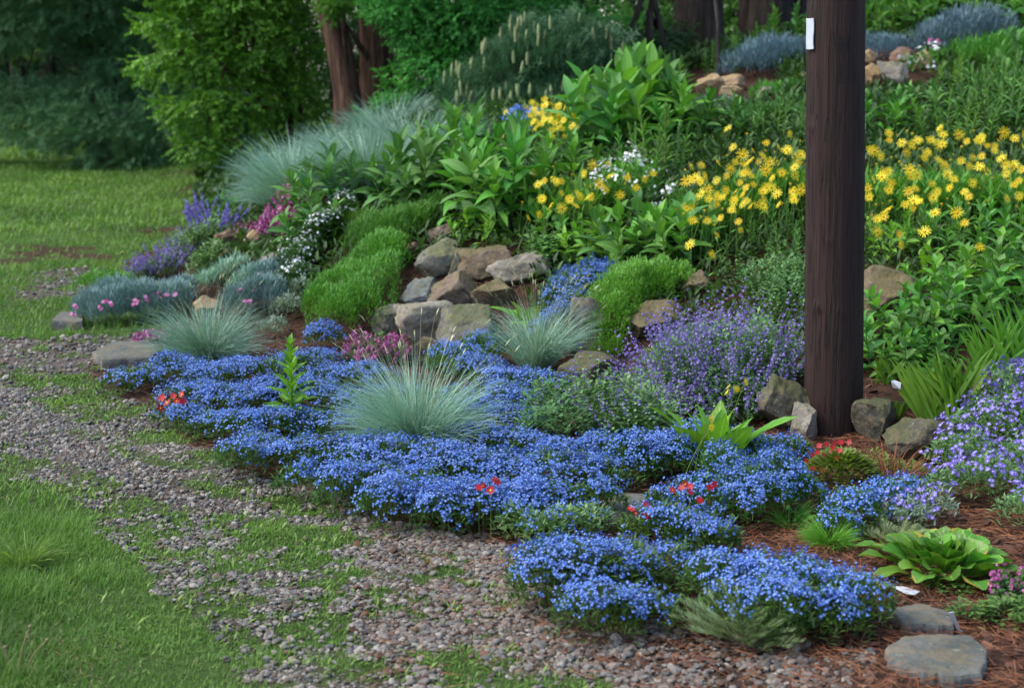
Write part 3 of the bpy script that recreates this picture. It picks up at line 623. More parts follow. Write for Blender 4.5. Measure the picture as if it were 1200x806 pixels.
col = ramp(ntp, n1, [(.3, (.0045, .0025, .002)), (.5, (.014, .0065, .005)), (.7, (.042, .022, .017))])
col = mixc(ntp, math_(ntp, 'MULTIPLY', n2, .6), col, (.022, .012, .010)); col = mixc(ntp, math_(ntp, 'MULTIPLY', n3, .45), col, (.05, .02, .014))
col = mixc(ntp, math_(ntp, 'MULTIPLY', crk, .85), col, (.006, .004, .004))
pr = ntp.nodes.new("ShaderNodeBsdfPrincipled"); pr.inputs['Roughness'].default_value = .72; pr.inputs['Specular IOR Level'].default_value = .3; ntp.links.new(col, pr.inputs['Base Color'])
b = ntp.nodes.new("ShaderNodeBump"); b.inputs['Distance'].default_value = .011; b.inputs['Strength'].default_value = 1
ntp.links.new(math_(ntp, 'SUBTRACT', math_(ntp, 'ADD', n1, math_(ntp, 'MULTIPLY', n2, .5)), math_(ntp, 'MULTIPLY', crk, .8)), b.inputs['Height']); ntp.links.new(b.outputs[0], pr.inputs['Normal']); ntp.links.new(pr.outputs[0], outp.inputs[0])
G['stencil'] = plain('burnt_brand', (.007, .005, .005), .8)
PY = 6.42; pb = at(977, 528, PY); pt = at(979.5, 0, PY); axis = (pt - pb) / np.linalg.norm(pt - pb)
pole = thing('utility_pole', 'thick dark brown wooden utility pole standing among the flowers', 'pole', (pb[0], pb[1], pb[2] - .15))
PR = 67 / 2 * depth_of(pb) / F
def pole_c(z): return pb + axis * ((z - pb[2]) / axis[2])
def pole_pt(u, v, off=0.0):
    """point on the pole's surface seen at a pixel, and outward normal"""
    d = ray(u, v); o_ = np.array([0, 0, CZ]); best = None
    for t in np.arange(5.8, 6.8, .002):
        q_ = o_ + d * t; c_ = pole_c(q_[2]); dd = q_ - c_; dd[2] = 0
        if np.linalg.norm(dd) <= rad(q_[2]): n_ = dd / np.linalg.norm(dd); return c_ + n_ * (rad(q_[2]) + off), n_
    c_ = pole_c((o_ + d * 6.3)[2]); n_ = np.array([-1., -.25, 0]) if u < 977 else np.array([1., -.2, 0]); n_ /= np.linalg.norm(n_); return c_ + n_ * (rad(c_[2]) + off), n_
def rad(z): return PR * (1 - .022 * (z - pb[2]))
zz = np.concatenate([np.linspace(pb[2] - .15, pb[2] + 2.6, 160), np.linspace(pb[2] + 2.7, pb[2] + 9, 30)]); NA = 160; aa = np.arange(NA) * 2 * PI / NA
knots = []
for (u, v, kr, kh) in ((957, 360, .02, .016), (972, 283, .014, .008), (985, 365, .02, .006), (951, 150, .018, .014), (953, 12, .02, .008), (1000, 160, .016, .004), (960, 470, .014, .004)):
    q_, n_ = pole_pt(u, v); knots.append((math.atan2(n_[1], n_[0]), q_[2], kr, kh))
V = []
for z_ in zz:
    c_ = pole_c(z_); r_ = rad(z_) * np.ones(NA) + .0025 * np.sin(aa * 3 + z_ * .7) + .004 * (noise3(np.stack([np.cos(aa) * 5, np.sin(aa) * 5, np.full(NA, z_ * .9)], 1)) - .5) + .004 * (noise3(np.stack([np.cos(aa) * 14, np.sin(aa) * 14, np.full(NA, z_ * 1.8)], 1)) - .5)
    for (ka, kz, kr, kh) in knots:
        da = (aa - ka + PI) % (2 * PI) - PI; dd = ((da * PR) ** 2 + (z_ - kz) ** 2) / kr ** 2
        r_ += kh * np.exp(-dd) - kh * .9 * np.exp(-dd * 6)
    V.append(np.stack([c_[0] + np.cos(aa) * r_, c_[1] + np.sin(aa) * r_, np.full(NA, z_)], 1))
V = np.vstack(V); idx = np.arange(len(V)).reshape(len(zz), NA); nx = np.roll(idx, -1, 1); mb = MB()
mb.add(V, np.stack([idx[:-1], nx[:-1], nx[1:], idx[1:]], -1).reshape(-1, 4), 'pole'); mb.add(V[-NA:], np.arange(NA)[None], 'pole'); mb.build('shaft', pole)
# white tag: a thin bent plate nailed on the left flank
q0, n0 = pole_pt(953, 40); a0 = math.atan2(n0[1], n0[0]); zt, zb_ = at(950, 22, PY)[2], at(950, 58, PY)[2]; mb = MB()
W_ = np.linspace(-.34, .08, 9); lev = np.linspace(zb_, zt, 6); pts = []
for off in (.009, .0045):
    for z_ in lev:
        c_ = pole_c(z_)
        for w_ in W_:
            edge = .0015 * math.sin(z_ * 190 + w_ * 7); a_ = a0 + w_ + (0.02 * math.sin(z_ * 60)); r_ = rad(z_) + off
            pts.append([c_[0] + math.cos(a_) * r_, c_[1] + math.sin(a_) * r_, z_ + edge])
pts = np.array(pts); k = len(W_); I1 = np.arange(6 * k).reshape(6, k)
f = np.stack([I1[:-1, :-1], I1[:-1, 1:], I1[1:, 1:], I1[1:, :-1]], -1).reshape(-1, 4); mb.add(pts, np.vstack([f, f[:, ::-1] + 6 * k]), 'plastic')
border = list(I1[0]) + list(I1[1:, -1]) + list(I1[-1, :-1][::-1]) + list(I1[1:-1, 0][::-1]); bd = np.array(border); bn = np.roll(bd, -1)
mb.add(pts, np.stack([bd, bd + 6 * k, bn + 6 * k, bn], 1), 'plastic'); tg_ = mb.build('tag', pole); tg_['label'] = 'white blank tag nailed on the pole'
# faint burnt brand letters running down the pole
BR = {'H': [(0, 0, 0, 1), (1, 0, 1, 1), (0, .5, 1, .5)], 'F': [(0, 0, 0, 1), (0, 1, 1, 1), (0, .5, .8, .5)], 'E': [(0, 0, 0, 1), (0, 1, 1, 1), (0, .5, .8, .5), (0, 0, 1, 0)],
      'C': [(1, 1, 0, 1), (0, 1, 0, 0), (0, 0, 1, 0)], 'P': [(0, 0, 0, 1), (0, 1, 1, 1), (1, 1, 1, .5), (0, .5, 1, .5)]}
def strip_on_pole(mb, p1, p2, wpx):
    q1, n1_ = pole_pt(*p1, .0022); q2, n2_ = pole_pt(*p2, .0022); d = (q2 - q1); L_ = np.linalg.norm(d); d /= L_; nn_ = (n1_ + n2_) / 2
    s_ = np.cross(d, nn_); s_ /= np.linalg.norm(s_); w_ = wpx * 6.3 / F / 2
    mb.add([q1 - s_ * w_ - d * w_, q1 + s_ * w_ - d * w_, q2 + s_ * w_ + d * w_, q2 - s_ * w_ + d * w_], [[0, 1, 2, 3]], 'stencil')
mb = MB(); vv = 41
for ch, h_ in (('H', 7), ('E', 5), ('F', 8), (' ', 2), ('H', 8), ('E', 6), ('C', 6)):
    if ch in BR:
        for (x1, y1, x2, y2) in BR[ch]: strip_on_pole(mb, (983 + x1 * 10, vv + (1 - y1) * h_), (983 + x2 * 10, vv + (1 - y2) * h_), 1.6)
    vv += h_ + 2.2
br_ = mb.build('brand_mark', pole); br_['label'] = 'faint burnt letters running down the pole'

# ------------------------------------------------------------------ plant makers
def dome_pts(n_, r, rim=1.0):
    a = rs.rand(n_) * 6.283; q_ = np.sqrt(rs.rand(n_)) * rim; return a, q_
def cushion_field(cus, dens_f, dens_l, name_l, leafmat_, flmat, fr, ll, lw, reject=True, T=FL5, eye='eye', cluster=(5, .016), low=.35, leafel=(.1, 1.2), lift=.012, leafS=2):
    """domes of foliage with flower sprays on top: returns two builders (foliage, blossom)"""
    C_ = np.array(cus, float); mL, mF = MB(), MB()
    def topz(x, y):
        d2 = ((x[:, None] - C_[None, :, 0]) ** 2 + (y[:, None] - C_[None, :, 1]) ** 2) / C_[None, :, 2] ** 2
        return (np.where(d2 < 1, C_[None, :, 3] * np.clip(1 - d2, 0, 1) ** .3, -1)).max(1)
    for (cx, cy, r, h) in C_:
        for kind in ('L', 'F'):
            n_ = int((dens_l if kind == 'L' else dens_f / cluster[0]) * PI * r * r * (1 + h / r)); a, q_ = dome_pts(n_, r)
            wob = 1 + .16 * np.sin(a * 3 + cx * 9) + .10 * np.sin(a * 7 + cy * 5)
            if kind == 'F': q_ = q_ * .98
            x = cx + np.cos(a) * q_ * r * wob; y = cy + np.sin(a) * q_ * r * wob
            hz = h * np.clip(1 - q_ ** 2, 0, 1) ** .3 * (.45 + .75 * fbm(x, y, 4.2) + .35 * fbm(x, y, 16, 3))
            if reject and len(C_) > 1:
                k = hz > topz(x, y) * .80 - .012; x, y, a, q_, hz = x[k], y[k], a[k], q_[k], hz[k]
            g_ = gz(x, y); n_ = len(x)
            nrm = np.stack([np.cos(a) * q_ * h, np.sin(a) * q_ * h, r * (1.02 - q_ * .6)], 1); nrm /= np.linalg.norm(nrm, axis=1, keepdims=True)
            if kind == 'L':
                f_ = rs.rand(n_) ** .5; z = g_ + hz * (.25 + .72 * f_)
                sh = (1 - .10 * rs.rand(n_)); x = cx + (x - cx) * sh; y = cy + (y - cy) * sh
                leaves(mL, leafmat_, np.stack([x, y, z], 1), a + rs.normal(size=n_) * 1.1, leafel[0] + (leafel[1] - leafel[0]) * rs.rand(n_), ll * (.6 + .7 * rs.rand(n_)), lw * (.7 + .6 * rs.rand(n_)), .5 * rs.rand(n_), leafS, 'lance', .25, cross=3 if ll > .02 else 2)
            else:
                k = (fbm(x, y, 8, 4) * .7 + fbm(x, y, 30, 2) * .6 - .1 + (hz / max(h, .01)) * .7 + rs.normal(size=n_) * .16 > low + .32); x, y, hz, nrm, g_ = x[k], y[k], hz[k], nrm[k], g_[k]; n_ = len(x)
                if n_ == 0: continue
                m_ = cluster[0]; cp_ = np.repeat(np.stack([x, y, g_ + hz + lift * (rs.rand(n_) * 2.6 - .4)], 1), m_, 0); nn = np.repeat(nrm, m_, 0)
                off = rs.normal(size=(len(cp_), 3)) * cluster[1] * .62; off[:, 2] *= .6
                nv = nn * 1.0 + rs.normal(size=nn.shape) * .38 + np.array([0, -.12, .25])
                flowers(mF, flmat, cp_ + off, nv, fr * (.75 + .45 * rs.rand(len(cp_))), T, eye)
                ns = n_  # little stalks
                leaves(mL, 'stem' if leafmat_ != 'pinkleaf' else leafmat_, np.stack([x, y, g_ + hz * .55], 1), rs.rand(ns) * 6.28, 1.35, hz * .45 + lift, .0022, .15, 2, 'grass', cross=2)
    return mL, mF
def C(u, v, rpx, h):            # cushion from a pixel (its centre on the ground) with radius in px
    g_ = P(u, v); return (g_[0], g_[1], rpx * depth_of(g_) / F, h)
def CB(u, v, rpx, h):
    g_ = P(u, v); return C(u, min(v + .38 * h * F / depth_of(g_), 800), rpx * 1.06, h)
def mound(cus, label, cat, name, fl=8200, lf=8000, leafm='fmnleaf', flm='blue', fr=.0050, ll=.032, lw=.010, group=None, **kw):
    mL, mF = cushion_field(cus, fl, lf, name, leafm, flm, fr, ll, lw, **kw)
    c0 = np.array([cus[0][0], cus[0][1], float(gz(cus[0][0], cus[0][1]))]); t = thing(name, label, cat, c0, group)
    mL.build('foliage', t)
    if mF.n: b_ = mF.build('blossom', t); b_['kind'] = 'stuff'
    return t

# the main blue carpet: ground cover nobody could count
CAR = [(160, 446, 38), (205, 440, 42), (250, 446, 40), (300, 438, 42), (340, 432, 34), (370, 424, 28), (395, 446, 34), (230, 470, 40), (275, 474, 44), (320, 470, 40), (365, 470, 40), (410, 474, 36),
       (215, 490, 30), (255, 500, 38), (300, 506, 44), (345, 500, 42), (390, 505, 44), (430, 452, 34), (300, 530, 40), (345, 540, 46), (395, 540, 50), (445, 545, 52), (500, 552, 54), (550, 560, 54),
       (600, 560, 54), (645, 560, 50), (690, 560, 44), (430, 570, 46), (480, 582, 46), (500, 600, 34), (540, 592, 44), (600, 592, 46), (650, 590, 44), (580, 470, 40), (600, 500, 44), (620, 530, 44),
       (560, 520, 40), (640, 460, 34), (560, 440, 34), (590, 450, 30), (660, 535, 40), (700, 530, 34), (430, 500, 30), (380, 400, 20), (530, 470, 30), (620, 452, 26), (460, 598, 40), (520, 612, 30), (400, 585, 30), (350, 568, 26), (560, 600, 40), (620, 604, 34), (285, 545, 26), (700, 590, 30), (455, 470, 34), (420, 475, 30), (555, 490, 36), (600, 475, 34)]
car = [CB(u, v, r * 1.12, .105 + .03 * rs.rand() + (.03 if v > 540 else 0)) for u, v, r in CAR]
mL, mF = cushion_field(car, 9500, 6500, 'c', 'fmnleaf', 'blue', .0053, .03, .009, low=.78)
tag(mL.build('ground_cover_foliage'), 'green foliage under the sweeping carpet of blue flowers', 'ground cover', kind='stuff')
tag(mF.build('ground_cover_blossom'), 'sweeping carpet of small blue flowers in front of the rocks', 'ground cover', kind='stuff')

GF = 'mounds of small blue flowers'
mound([CB(640, 690, 46, .16), CB(690, 690, 62, .17), CB(740, 680, 50, .16), CB(700, 722, 52, .15), CB(755, 715, 44, .14), CB(650, 660, 34, .12), CB(730, 655, 40, .13), CB(780, 665, 36, .13)], 'wide mound of blue flowers spreading over the pebbles at bottom centre', 'flower clump', 'forget_me_not', group=GF, low=.70)
mound([CB(850, 690, 50, .17), CB(900, 690, 58, .18), CB(950, 695, 58, .18), CB(995, 712, 46, .16), CB(920, 722, 54, .17), CB(870, 715, 44, .14), CB(975, 728, 40, .14)], 'mound of blue flowers nearest the flat stepping stones behind the feathery grey plant', 'flower clump', 'forget_me_not', group=GF, low=.70)
mound([CB(830, 590, 46, .17), CB(880, 590, 50, .19), CB(920, 582, 44, .18), CB(860, 560, 44, .17), CB(905, 560, 34, .17)], 'rounded mound of blue flowers in front of the pole with red flowers at its left', 'flower clump', 'forget_me_not', group=GF, low=.62)
mound([CB(775, 620, 38, .13), CB(805, 628, 40, .14), CB(835, 640, 34, .13), CB(780, 600, 30, .12)], 'looser blue flowers between the flagstone and the front mounds', 'flower clump', 'forget_me_not', group=GF, fl=5500, low=.55)
mound([CB(740, 548, 36, .15), CB(765, 540, 34, .15), CB(790, 545, 30, .15), CB(810, 530, 30, .16)], 'small blue mound below the grey green catmint foliage behind the flagstone', 'flower clump', 'forget_me_not', group=GF)
mound([CB(1000, 605, 34, .13), CB(1035, 598, 34, .13), CB(1060, 590, 26, .12), CB(985, 620, 24, .10)], 'blue flowers between the two red flowered and bright leaved plants right of the pole', 'flower clump', 'forget_me_not', group=GF, fl=6500)
mound([CB(540, 425, 34, .17), CB(565, 415, 28, .16), CB(520, 420, 22, .13)], 'dark leaved blue flower clump against the lowest wall rocks', 'flower clump', 'forget_me_not', group=GF, fl=4200, low=.55)
mound([CB(655, 345, 26, .17), CB(685, 338, 28, .17), CB(705, 330, 22, .15), CB(665, 365, 24, .16)], 'blue flowers spilling over the bank above the tall grey rock', 'flower clump', 'forget_me_not', group=GF, low=.62)
mound([CB(640, 395, 26, .17), CB(655, 380, 20, .16)], 'blue flowers hanging behind the upright fescue on the wall', 'flower clump', 'forget_me_not', group=GF, fl=6000)
mound([CB(640, 628, 30, .12), CB(665, 618, 34, .13), CB(610, 620, 30, .11), CB(690, 612, 26, .11)], 'leafy dark green clump with few blue flowers beside the flagstone', 'flower clump', 'forget_me_not', group=GF, fl=1600, leafm='herb', low=.4)
mound([CB(890, 535, 30, .12), CB(925, 532, 26, .12), CB(870, 520, 26, .10)], 'blue flowers around the foot of the brown boulder left of the pole', 'flower clump', 'forget_me_not', group=GF, fl=6000)
mound([C(605, 158, 18, .22), C(625, 165, 20, .22), C(615, 178, 16, .18)], 'far patch of pale blue flowers beside the back yellow daisies', 'flower clump', 'forget_me_not', group=GF, fl=3000, fr=.011, leafm='leaf')
GM = 'cushions of fine light green leaves'
def greenmound(cus, label, leafm='lime', lf=11000, ll=.022, lw=.005, **kw):
    return mound(cus, label, 'cushion plant', 'cushion_plant', fl=0.001, lf=lf, leafm=leafm, ll=ll, lw=lw, group=kw.pop('group', GM), leafel=(.5, 1.4), **kw)
def single(cus, label, leafm, name='cushion_plant', cat='cushion plant', lf=9000, ll=.03, lw=.006, group=None, leafel=(.5, 1.4)):
    mL, mF = cushion_field(cus, .001, lf, name, leafm, 'blue', .006, ll, lw, leafel=leafel)
    o = mL.build(name, loc=(cus[0][0], cus[0][1], float(gz(cus[0][0], cus[0][1])))); return tag(o, label, cat, group)
single([C(715, 400, 32, .26), C(725, 375, 40, .28), C(745, 352, 44, .22), C(775, 345, 38, .20), C(712, 420, 22, .16)], 'bright light green cushion plant draping over the boulder above the catmint', 'lime', lf=15000, ll=.028, lw=.006, group=GM)
single([C(395, 385, 34, .24), C(425, 375, 42, .26), C(440, 350, 38, .24), C(400, 350, 40, .24), C(440, 320, 44, .22), C(455, 315, 26, .2), C(375, 370, 24, .2)], 'broad fine leaved green mound left of the stone wall', 'lime', lf=9000, ll=.035, lw=.006, group=GM)
single([C(455, 290, 34, .22), C(485, 275, 30, .2), C(430, 290, 28, .2), C(500, 262, 24, .18)], 'taller wispy green cushion plant behind the broad green mound', 'shrub', lf=7000, ll=.06, lw=.006, group=GM)
single([C(110, 345, 26, .16), C(135, 340, 24, .16)], 'low bright green mound behind the blue grey dianthus by the lawn', 'lime', lf=6000, ll=.03, lw=.008, group=GM)
single([C(905, 118, 24, .16), C(925, 116, 24, .16)], 'dark green cushion plant below the slate blue one on the upper slope', 'shrub', lf=3000, ll=.08, lw=.012, group=GM)
single([C(1155, 82, 46, .34), C(1185, 78, 40, .34)], 'dull olive green cushion plant at the right end of the upper slope', 'shrub', lf=3000, ll=.08, lw=.012, group=GM)
single([C(640, 508, 34, .26), C(660, 528, 30, .22), C(625, 525, 26, .20)], 'light green leafy herb standing in the blue carpet right of the large fescue', 'herb', 'herb_plant', 'herb', lf=3200, ll=.035, lw=.015, group='leafy herbs in the bed', leafel=(-.1, .8))
single([C(365, 300, 30, .26), C(345, 325, 28, .26), C(380, 285, 26, .24)], 'dark leafy shrublet left of the broad green mound', 'dark', 'small_shrub', 'shrub', lf=4500, ll=.035, lw=.018, leafel=(-.2, .9))
single([C(1180, 730, 36, .06), C(1140, 728, 24, .05), C(1205, 725, 26, .06)], 'low dark leaved creeping plant at the right edge beside the stepping stone', 'fmnleaf', 'creeping_plant', 'ground plant', lf=5000, ll=.03, lw=.014, leafel=(-.2, .7))
single([C(1110, 690, 30, .03), C(1085, 686, 20, .03)], 'flat creeping dark leaves in front of the bright rosette', 'fmnleaf', 'creeping_plant', 'ground plant', lf=4500, ll=.025, lw=.012, leafel=(-.2, .7))
single([C(720, 740, 22, .05), C(740, 745, 16, .04)], 'small bluish weed tuft below the front blue mound', 'weed', 'creeping_plant', 'ground plant', lf=4500, ll=.03, lw=.008)
single([C(215, 305, 28, .26), C(240, 300, 26, .26), C(245, 325, 24, .22)], 'grey green leafy bush behind the blue grey dianthus', 'herb', 'small_shrub', 'shrub', lf=3500, ll=.045, lw=.02, leafel=(-.1, .9))
single([C(265, 335, 26, .2), C(290, 345, 26, .18), C(240, 345, 20, .16)], 'soft green cushion between tan stones at the left end of the bank', 'fescue', lf=5000, ll=.06, lw=.006, group=GM)
single([C(270, 262, 22, .22), C(250, 255, 20, .2)], 'rounded green plant at the far left tip of the bank', 'shrub', 'small_shrub', 'shrub', lf=3000, ll=.05, lw=.02)
single([C(640, 313, 27, .16), C(652, 307, 26, .14)], 'glossy dark green ivy like plant hanging over the sloping pale slab', 'leafblue', 'trailing_plant', 'trailing plant', lf=2600, ll=.05, lw=.04, leafel=(-.4, .5))
single([C(355, 355, 22, .16), C(335, 375, 20, .14), C(320, 395, 18, .12)], 'silvery low foliage right of the pale fescue tuft', 'silver', 'cushion_plant', lf=4500, ll=.035, lw=.01)
single([C(1090, 700, 12, .02)][:0] + [C(515, 358, 10, .05), C(524, 360, 10, .05)], 'tiny green sprigs growing in the wall joint', 'weed', 'creeping_plant', 'ground plant', lf=5000, ll=.03, lw=.014)

# blue grey dianthus cushions
def dianthus(cus, label, flw, leafm='pinkleaf', ll=.065, group='blue grey dianthus cushions', lf=13000):
    mL, mF = cushion_field(cus, .001, lf, 'd', leafm, 'blue', .006, ll, .005 * (1.6 if ll > .08 else 1), leafel=(.6, 1.5))
    t = thing('dianthus', label, 'cushion plant', (cus[0][0], cus[0][1], float(gz(cus[0][0], cus[0][1]))), group); mL.build('foliage', t)
    for (u, v, m_) in flw:
        g_ = P(u, v + 30); q_ = at(u, v, g_[1] - .03); f_ = MB(); r_ = 2.7 * depth_of(q_) / F
        k_ = 3; flowers(f_, m_, q_ + rs.normal(size=(k_, 3)) * r_ * .6, np.array([[0, -.6, .8]] * k_) + rs.normal(size=(k_, 3)) * .3, r_, FL5, None)
        leaves(f_, 'stem', (q_ - [0, 0, .07])[None], 0, 1.5, .07, .003, 0, 2, 'grass', cross=2); f_.build('flower', t)
dianthus([C(110, 378, 26, .16), C(135, 380, 32, .2), C(165, 376, 36, .22), C(195, 368, 34, .2), C(130, 362, 26, .18), C(210, 355, 22, .16)], 'blue grey cushion with magenta flowers at the lawn edge', [(87, 360, 'pink'), (117, 360, 'pink'), (130, 357, 'pink'), (150, 350, 'pink'), (160, 353, 'pink'), (158, 356, 'pink'), (180, 346, 'pink'), (186, 347, 'pink'), (194, 346, 'pink'), (86, 368, 'pink'), (140, 346, 'pink'), (172, 350, 'pink'), (205, 344, 'pink'), (123, 354, 'pink'), (155, 344, 'pink')])
dianthus([C(310, 365, 30, .2), C(285, 370, 26, .18), C(310, 340, 26, .18), C(330, 330, 20, .16)], 'blue grey cushion with pink flowers below the pale rounded stone', [(282, 341, 'pink'), (300, 340, 'pink'), (293, 352, 'pink'), (304, 338, 'pink'), (287, 353, 'pink'), (305, 322, 'pink')])
dianthus([C(880, 92, 34, .36), C(915, 85, 44, .4), C(950, 82, 36, .36)], 'slate blue cushion on the upper slope left of the pole', [], 'bluecushion', .09, lf=2600)
dianthus([C(1025, 72, 30, .3), C(1045, 70, 20, .25)], 'slate blue cushion on the upper slope just right of the pole', [], 'bluecushion', .09, lf=2600)
dianthus([C(1095, 68, 32, .42), C(1125, 62, 42, .48), C(1155, 60, 36, .42)], 'highest slate blue cushion with a few purple flowers above the terracotta block', [(1090, 48, 'pink'), (1096, 52, 'white'), (1101, 48, 'pink'), (1098, 56, 'white')], 'bluecushion', .09, lf=2600)

# blue fescues and other tussock grasses
def tussock(u, v, wpx, hpx, label, n_=1400, mat='fescue', name='ornamental_grass', lean=1.0, seeds=40, W=.0028, cat='ornamental grass', rad0=.22, group='tufts of blue grass', sway=0.0):
    g_ = P(u, v); s_ = depth_of(g_) / F; w, h = wpx * s_, hpx * s_; mb = MB(); L0 = math.hypot(w * .5, h)
    a = rs.rand(n_) * 6.283; a = a + .35 * np.sin(a * 2 + u) + .3 * np.sin(a + v); q_ = np.sqrt(rs.rand(n_)) * w * rad0
    b_ = np.stack([g_[0] + np.cos(a) * q_, g_[1] + np.sin(a) * q_, gz(g_[0] + np.cos(a) * q_, g_[1] + np.sin(a) * q_)], 1)
    el = 1.5 - lean * .95 * rs.rand(n_) ** .8
    leaves(mb, mat, b_, a + rs.normal(size=n_) * .5, el, L0 * (.55 + .45 * rs.rand(n_)) * np.where(el < .9, .85, 1), W * (1 if s_ < .005 else s_ / .005), .5 + .8 * rs.rand(n_), 5, 'grass', cross=2, roll=rs.rand(n_) * 3)
    dn = n_ // 8; leaves(mb, 'thatch', b_[:dn], a[:dn], .1 + .5 * rs.rand(dn), L0 * (.3 + .3 * rs.rand(dn)), W, .5, 3, 'grass', cross=2)
    if seeds:
        t = thing(name, label, cat, g_, group); mb.build('blades_tuft', t); mb = MB(); a = rs.rand(seeds) * 6.28
        tip = leaves(mb, 'fescuetan', g_ + np.stack([np.cos(a) * w * .1, np.sin(a) * w * .1, 0 * a], 1), a, 1.5 - .6 * rs.rand(seeds), L0 * (1 + .25 * rs.rand(seeds)), .0018, .5, 6, 'grass', cross=2)
        leaves(mb, 'fescuetan', tip - [0, 0, .03], a, .9, .05, .006, .5, 2, 'lance', cross=2); so = mb.build('seed_stalks', t); so['kind'] = 'stuff'; return t
    return tag(mb.build(name, loc=g_), label, cat, group)
tussock(490, 528, 150, 116, 'largest spiky blue green fescue tuft in the middle of the blue carpet', 2600, seeds=70, rad0=.18)
tussock(628, 436, 74, 98, 'upright blue green fescue tuft in front of the hanging blue flowers', 1000, seeds=60, lean=.62)
tussock(245, 422, 125, 72, 'pale fescue tuft behind the pale flat stone', 2000, seeds=40, mat='fescue')
tussock(345, 240, 96, 96, 'big blue grass fountain at the left end of the ridge', 2800, seeds=0, W=.0035, rad0=.24)
tussock(432, 232, 110, 100, 'big blue grass fountain right of the first one on the ridge', 2800, seeds=0, W=.0035, rad0=.24)
tussock(488, 196, 100, 78, 'blue grass clump behind the broad leaved plant on the ridge', 2200, seeds=0, W=.004, rad0=.35)
tussock(400, 200, 80, 62, 'farther blue grass on the ridge in front of the forked trunk', 1800, seeds=0, W=.005, rad0=.35)
tussock(455, 165, 90, 50, 'small distant blue grass tuft right of the forked trunk', 1300, seeds=0, W=.005, rad0=.35)
tussock(400, 275, 60, 40, 'short green grass tuft below the blue grass on the bank', 600, mat='lime', seeds=0)
GT = 'small green tufts on the pine needles'
tussock(926, 618, 52, 34, 'thin yellowish grass tuft on the needles left of the round one', 170, mat='lime', seeds=0, group=GT, W=.0025)
tussock(972, 640, 56, 34, 'dense round grass tuft between blue mound and bright rosette', 900, mat='lime', seeds=0, group=GT, W=.0025)
tussock(28, 664, 90, 38, 'longer grass tuft on the lawn at the left edge', 220, mat='lawn', seeds=0, group=None, W=.004)
tussock(745, 628, 40, 26, 'little yellow green tuft under the red flowers on the flagstone', 200, mat='weed', seeds=0, group=GT, W=.004)
tussock(560, 60 + 360, 30, 40, 'thin pale grass blades at the foot of the wall', 60, mat='weed', seeds=0, group=None, W=.003)
tussock(838, 140, 60, 22, 'pale bluish grass tuft below the sandy stones on the upper slope', 900, mat='fescue', seeds=0, W=.006)
tussock(905, 148, 60, 34, 'thin green grass tuft below the small grey stone on the upper slope', 600, mat='leafblue', seeds=0, W=.008, group=None)

# spikes: catmint and its relatives
def spikes(cus, n_, label, name='catmint', cat='flowering plant', flm='purple', leafm='herb', hk=1.15, fsize=.0055, start=.5, leafd=1500, group=None, whorls=9, per=5, ll=.022):
    mF, mL = MB(), MB(); C_ = np.array(cus, float)
    for (cx, cy, r, h) in C_:
        m_ = int(n_ * r * r / (C_[:, 2] ** 2).sum()) + 3; a = rs.rand(m_) * 6.28; q_ = np.sqrt(rs.rand(m_)); x = cx + np.cos(a) * q_ * r * .75; y = cy + np.sin(a) * q_ * r * .75
        b_ = np.stack([x, y, gz(x, y)], 1); L_ = h * hk * (1.05 - .35 * q_) * (.75 + .35 * rs.rand(m_)); el = 1.5 - .6 * q_ - .15 * rs.rand(m_); az = a + rs.normal(size=m_) * .4
        leaves(mL, 'stem', b_, az, el, L_, .003, .25, 4, 'grass', cross=2)
        d = np.stack([np.cos(el) * np.cos(az), np.cos(el) * np.sin(az), np.sin(el)], 1)
        tt = np.linspace(start, 1.0, whorls)
        for j, t in enumerate(tt):
            w_ = .016 * (1.25 - t) + .003
            p_ = b_ + d * (L_ * t)[:, None]; k = rs.rand(m_) < .85; pp = np.repeat(p_[k], per, 0); off = rs.normal(size=pp.shape) * w_ * .55; off[:, 2] *= .5
            nv = off / (np.linalg.norm(off, axis=1, keepdims=True) + 1e-6) + [0, 0, .4]
            flowers(mF, flm, pp + off, nv, fsize * (.6 + .6 * rs.rand(len(pp))), FL4, None)
        for t in np.linspace(.12, start + .1, 8):
            p_ = b_ + d * (L_ * t)[:, None]; za = rs.rand(m_) * 6.28
            for s2 in (0, PI): leaves(mL, leafm, p_, za + s2, .5 + .3 * rs.rand(m_), ll * (1.5 - t) * (.8 + .4 * rs.rand(m_)), ll * .6, .5, 2, 'ovate', .25)
    ml2, _ = cushion_field([(c[0], c[1], c[2], c[3] * .8) for c in cus], .001, leafd, 'x', leafm, 'blue', .006, ll * 1.2, ll * .6, leafel=(-.1, 1.0))
    for v_, f_, m2, a_ in zip(ml2.v, ml2.f, ml2.m, ml2.a): mL.add(v_, f_ - 0, leafm, a_[:, 0], a_[:, 1], a_[:, 2]) if False else None
    t = thing(name, label, cat, (cus[0][0], cus[0][1], float(gz(cus[0][0], cus[0][1]))), group)
    mL.build('foliage', t); ml2.build('ground_foliage', t); b2 = mF.build('blossom', t); b2['kind'] = 'stuff'; return t
GC = 'purple flowering catmints'
spikes([C(790, 470, 50, .38), C(840, 462, 56, .44), C(880, 455, 50, .44), C(815, 445, 44, .38), C(860, 490, 46, .30), C(765, 495, 34, .24)], 520, 'large catmint bush with purple flower spikes left of the pole', group=GC, leafd=4200, per=4, whorls=7, start=.55)
spikes([C(745, 525, 34, .34), C(770, 530, 32, .30), C(715, 515, 34, .36), C(690, 512, 34, .34)], 160, 'grey green catmint foliage just coming into flower left of the big bush', leafm='herb', start=.85, whorls=3, per=3, group=GC, leafd=2600, ll=.028)
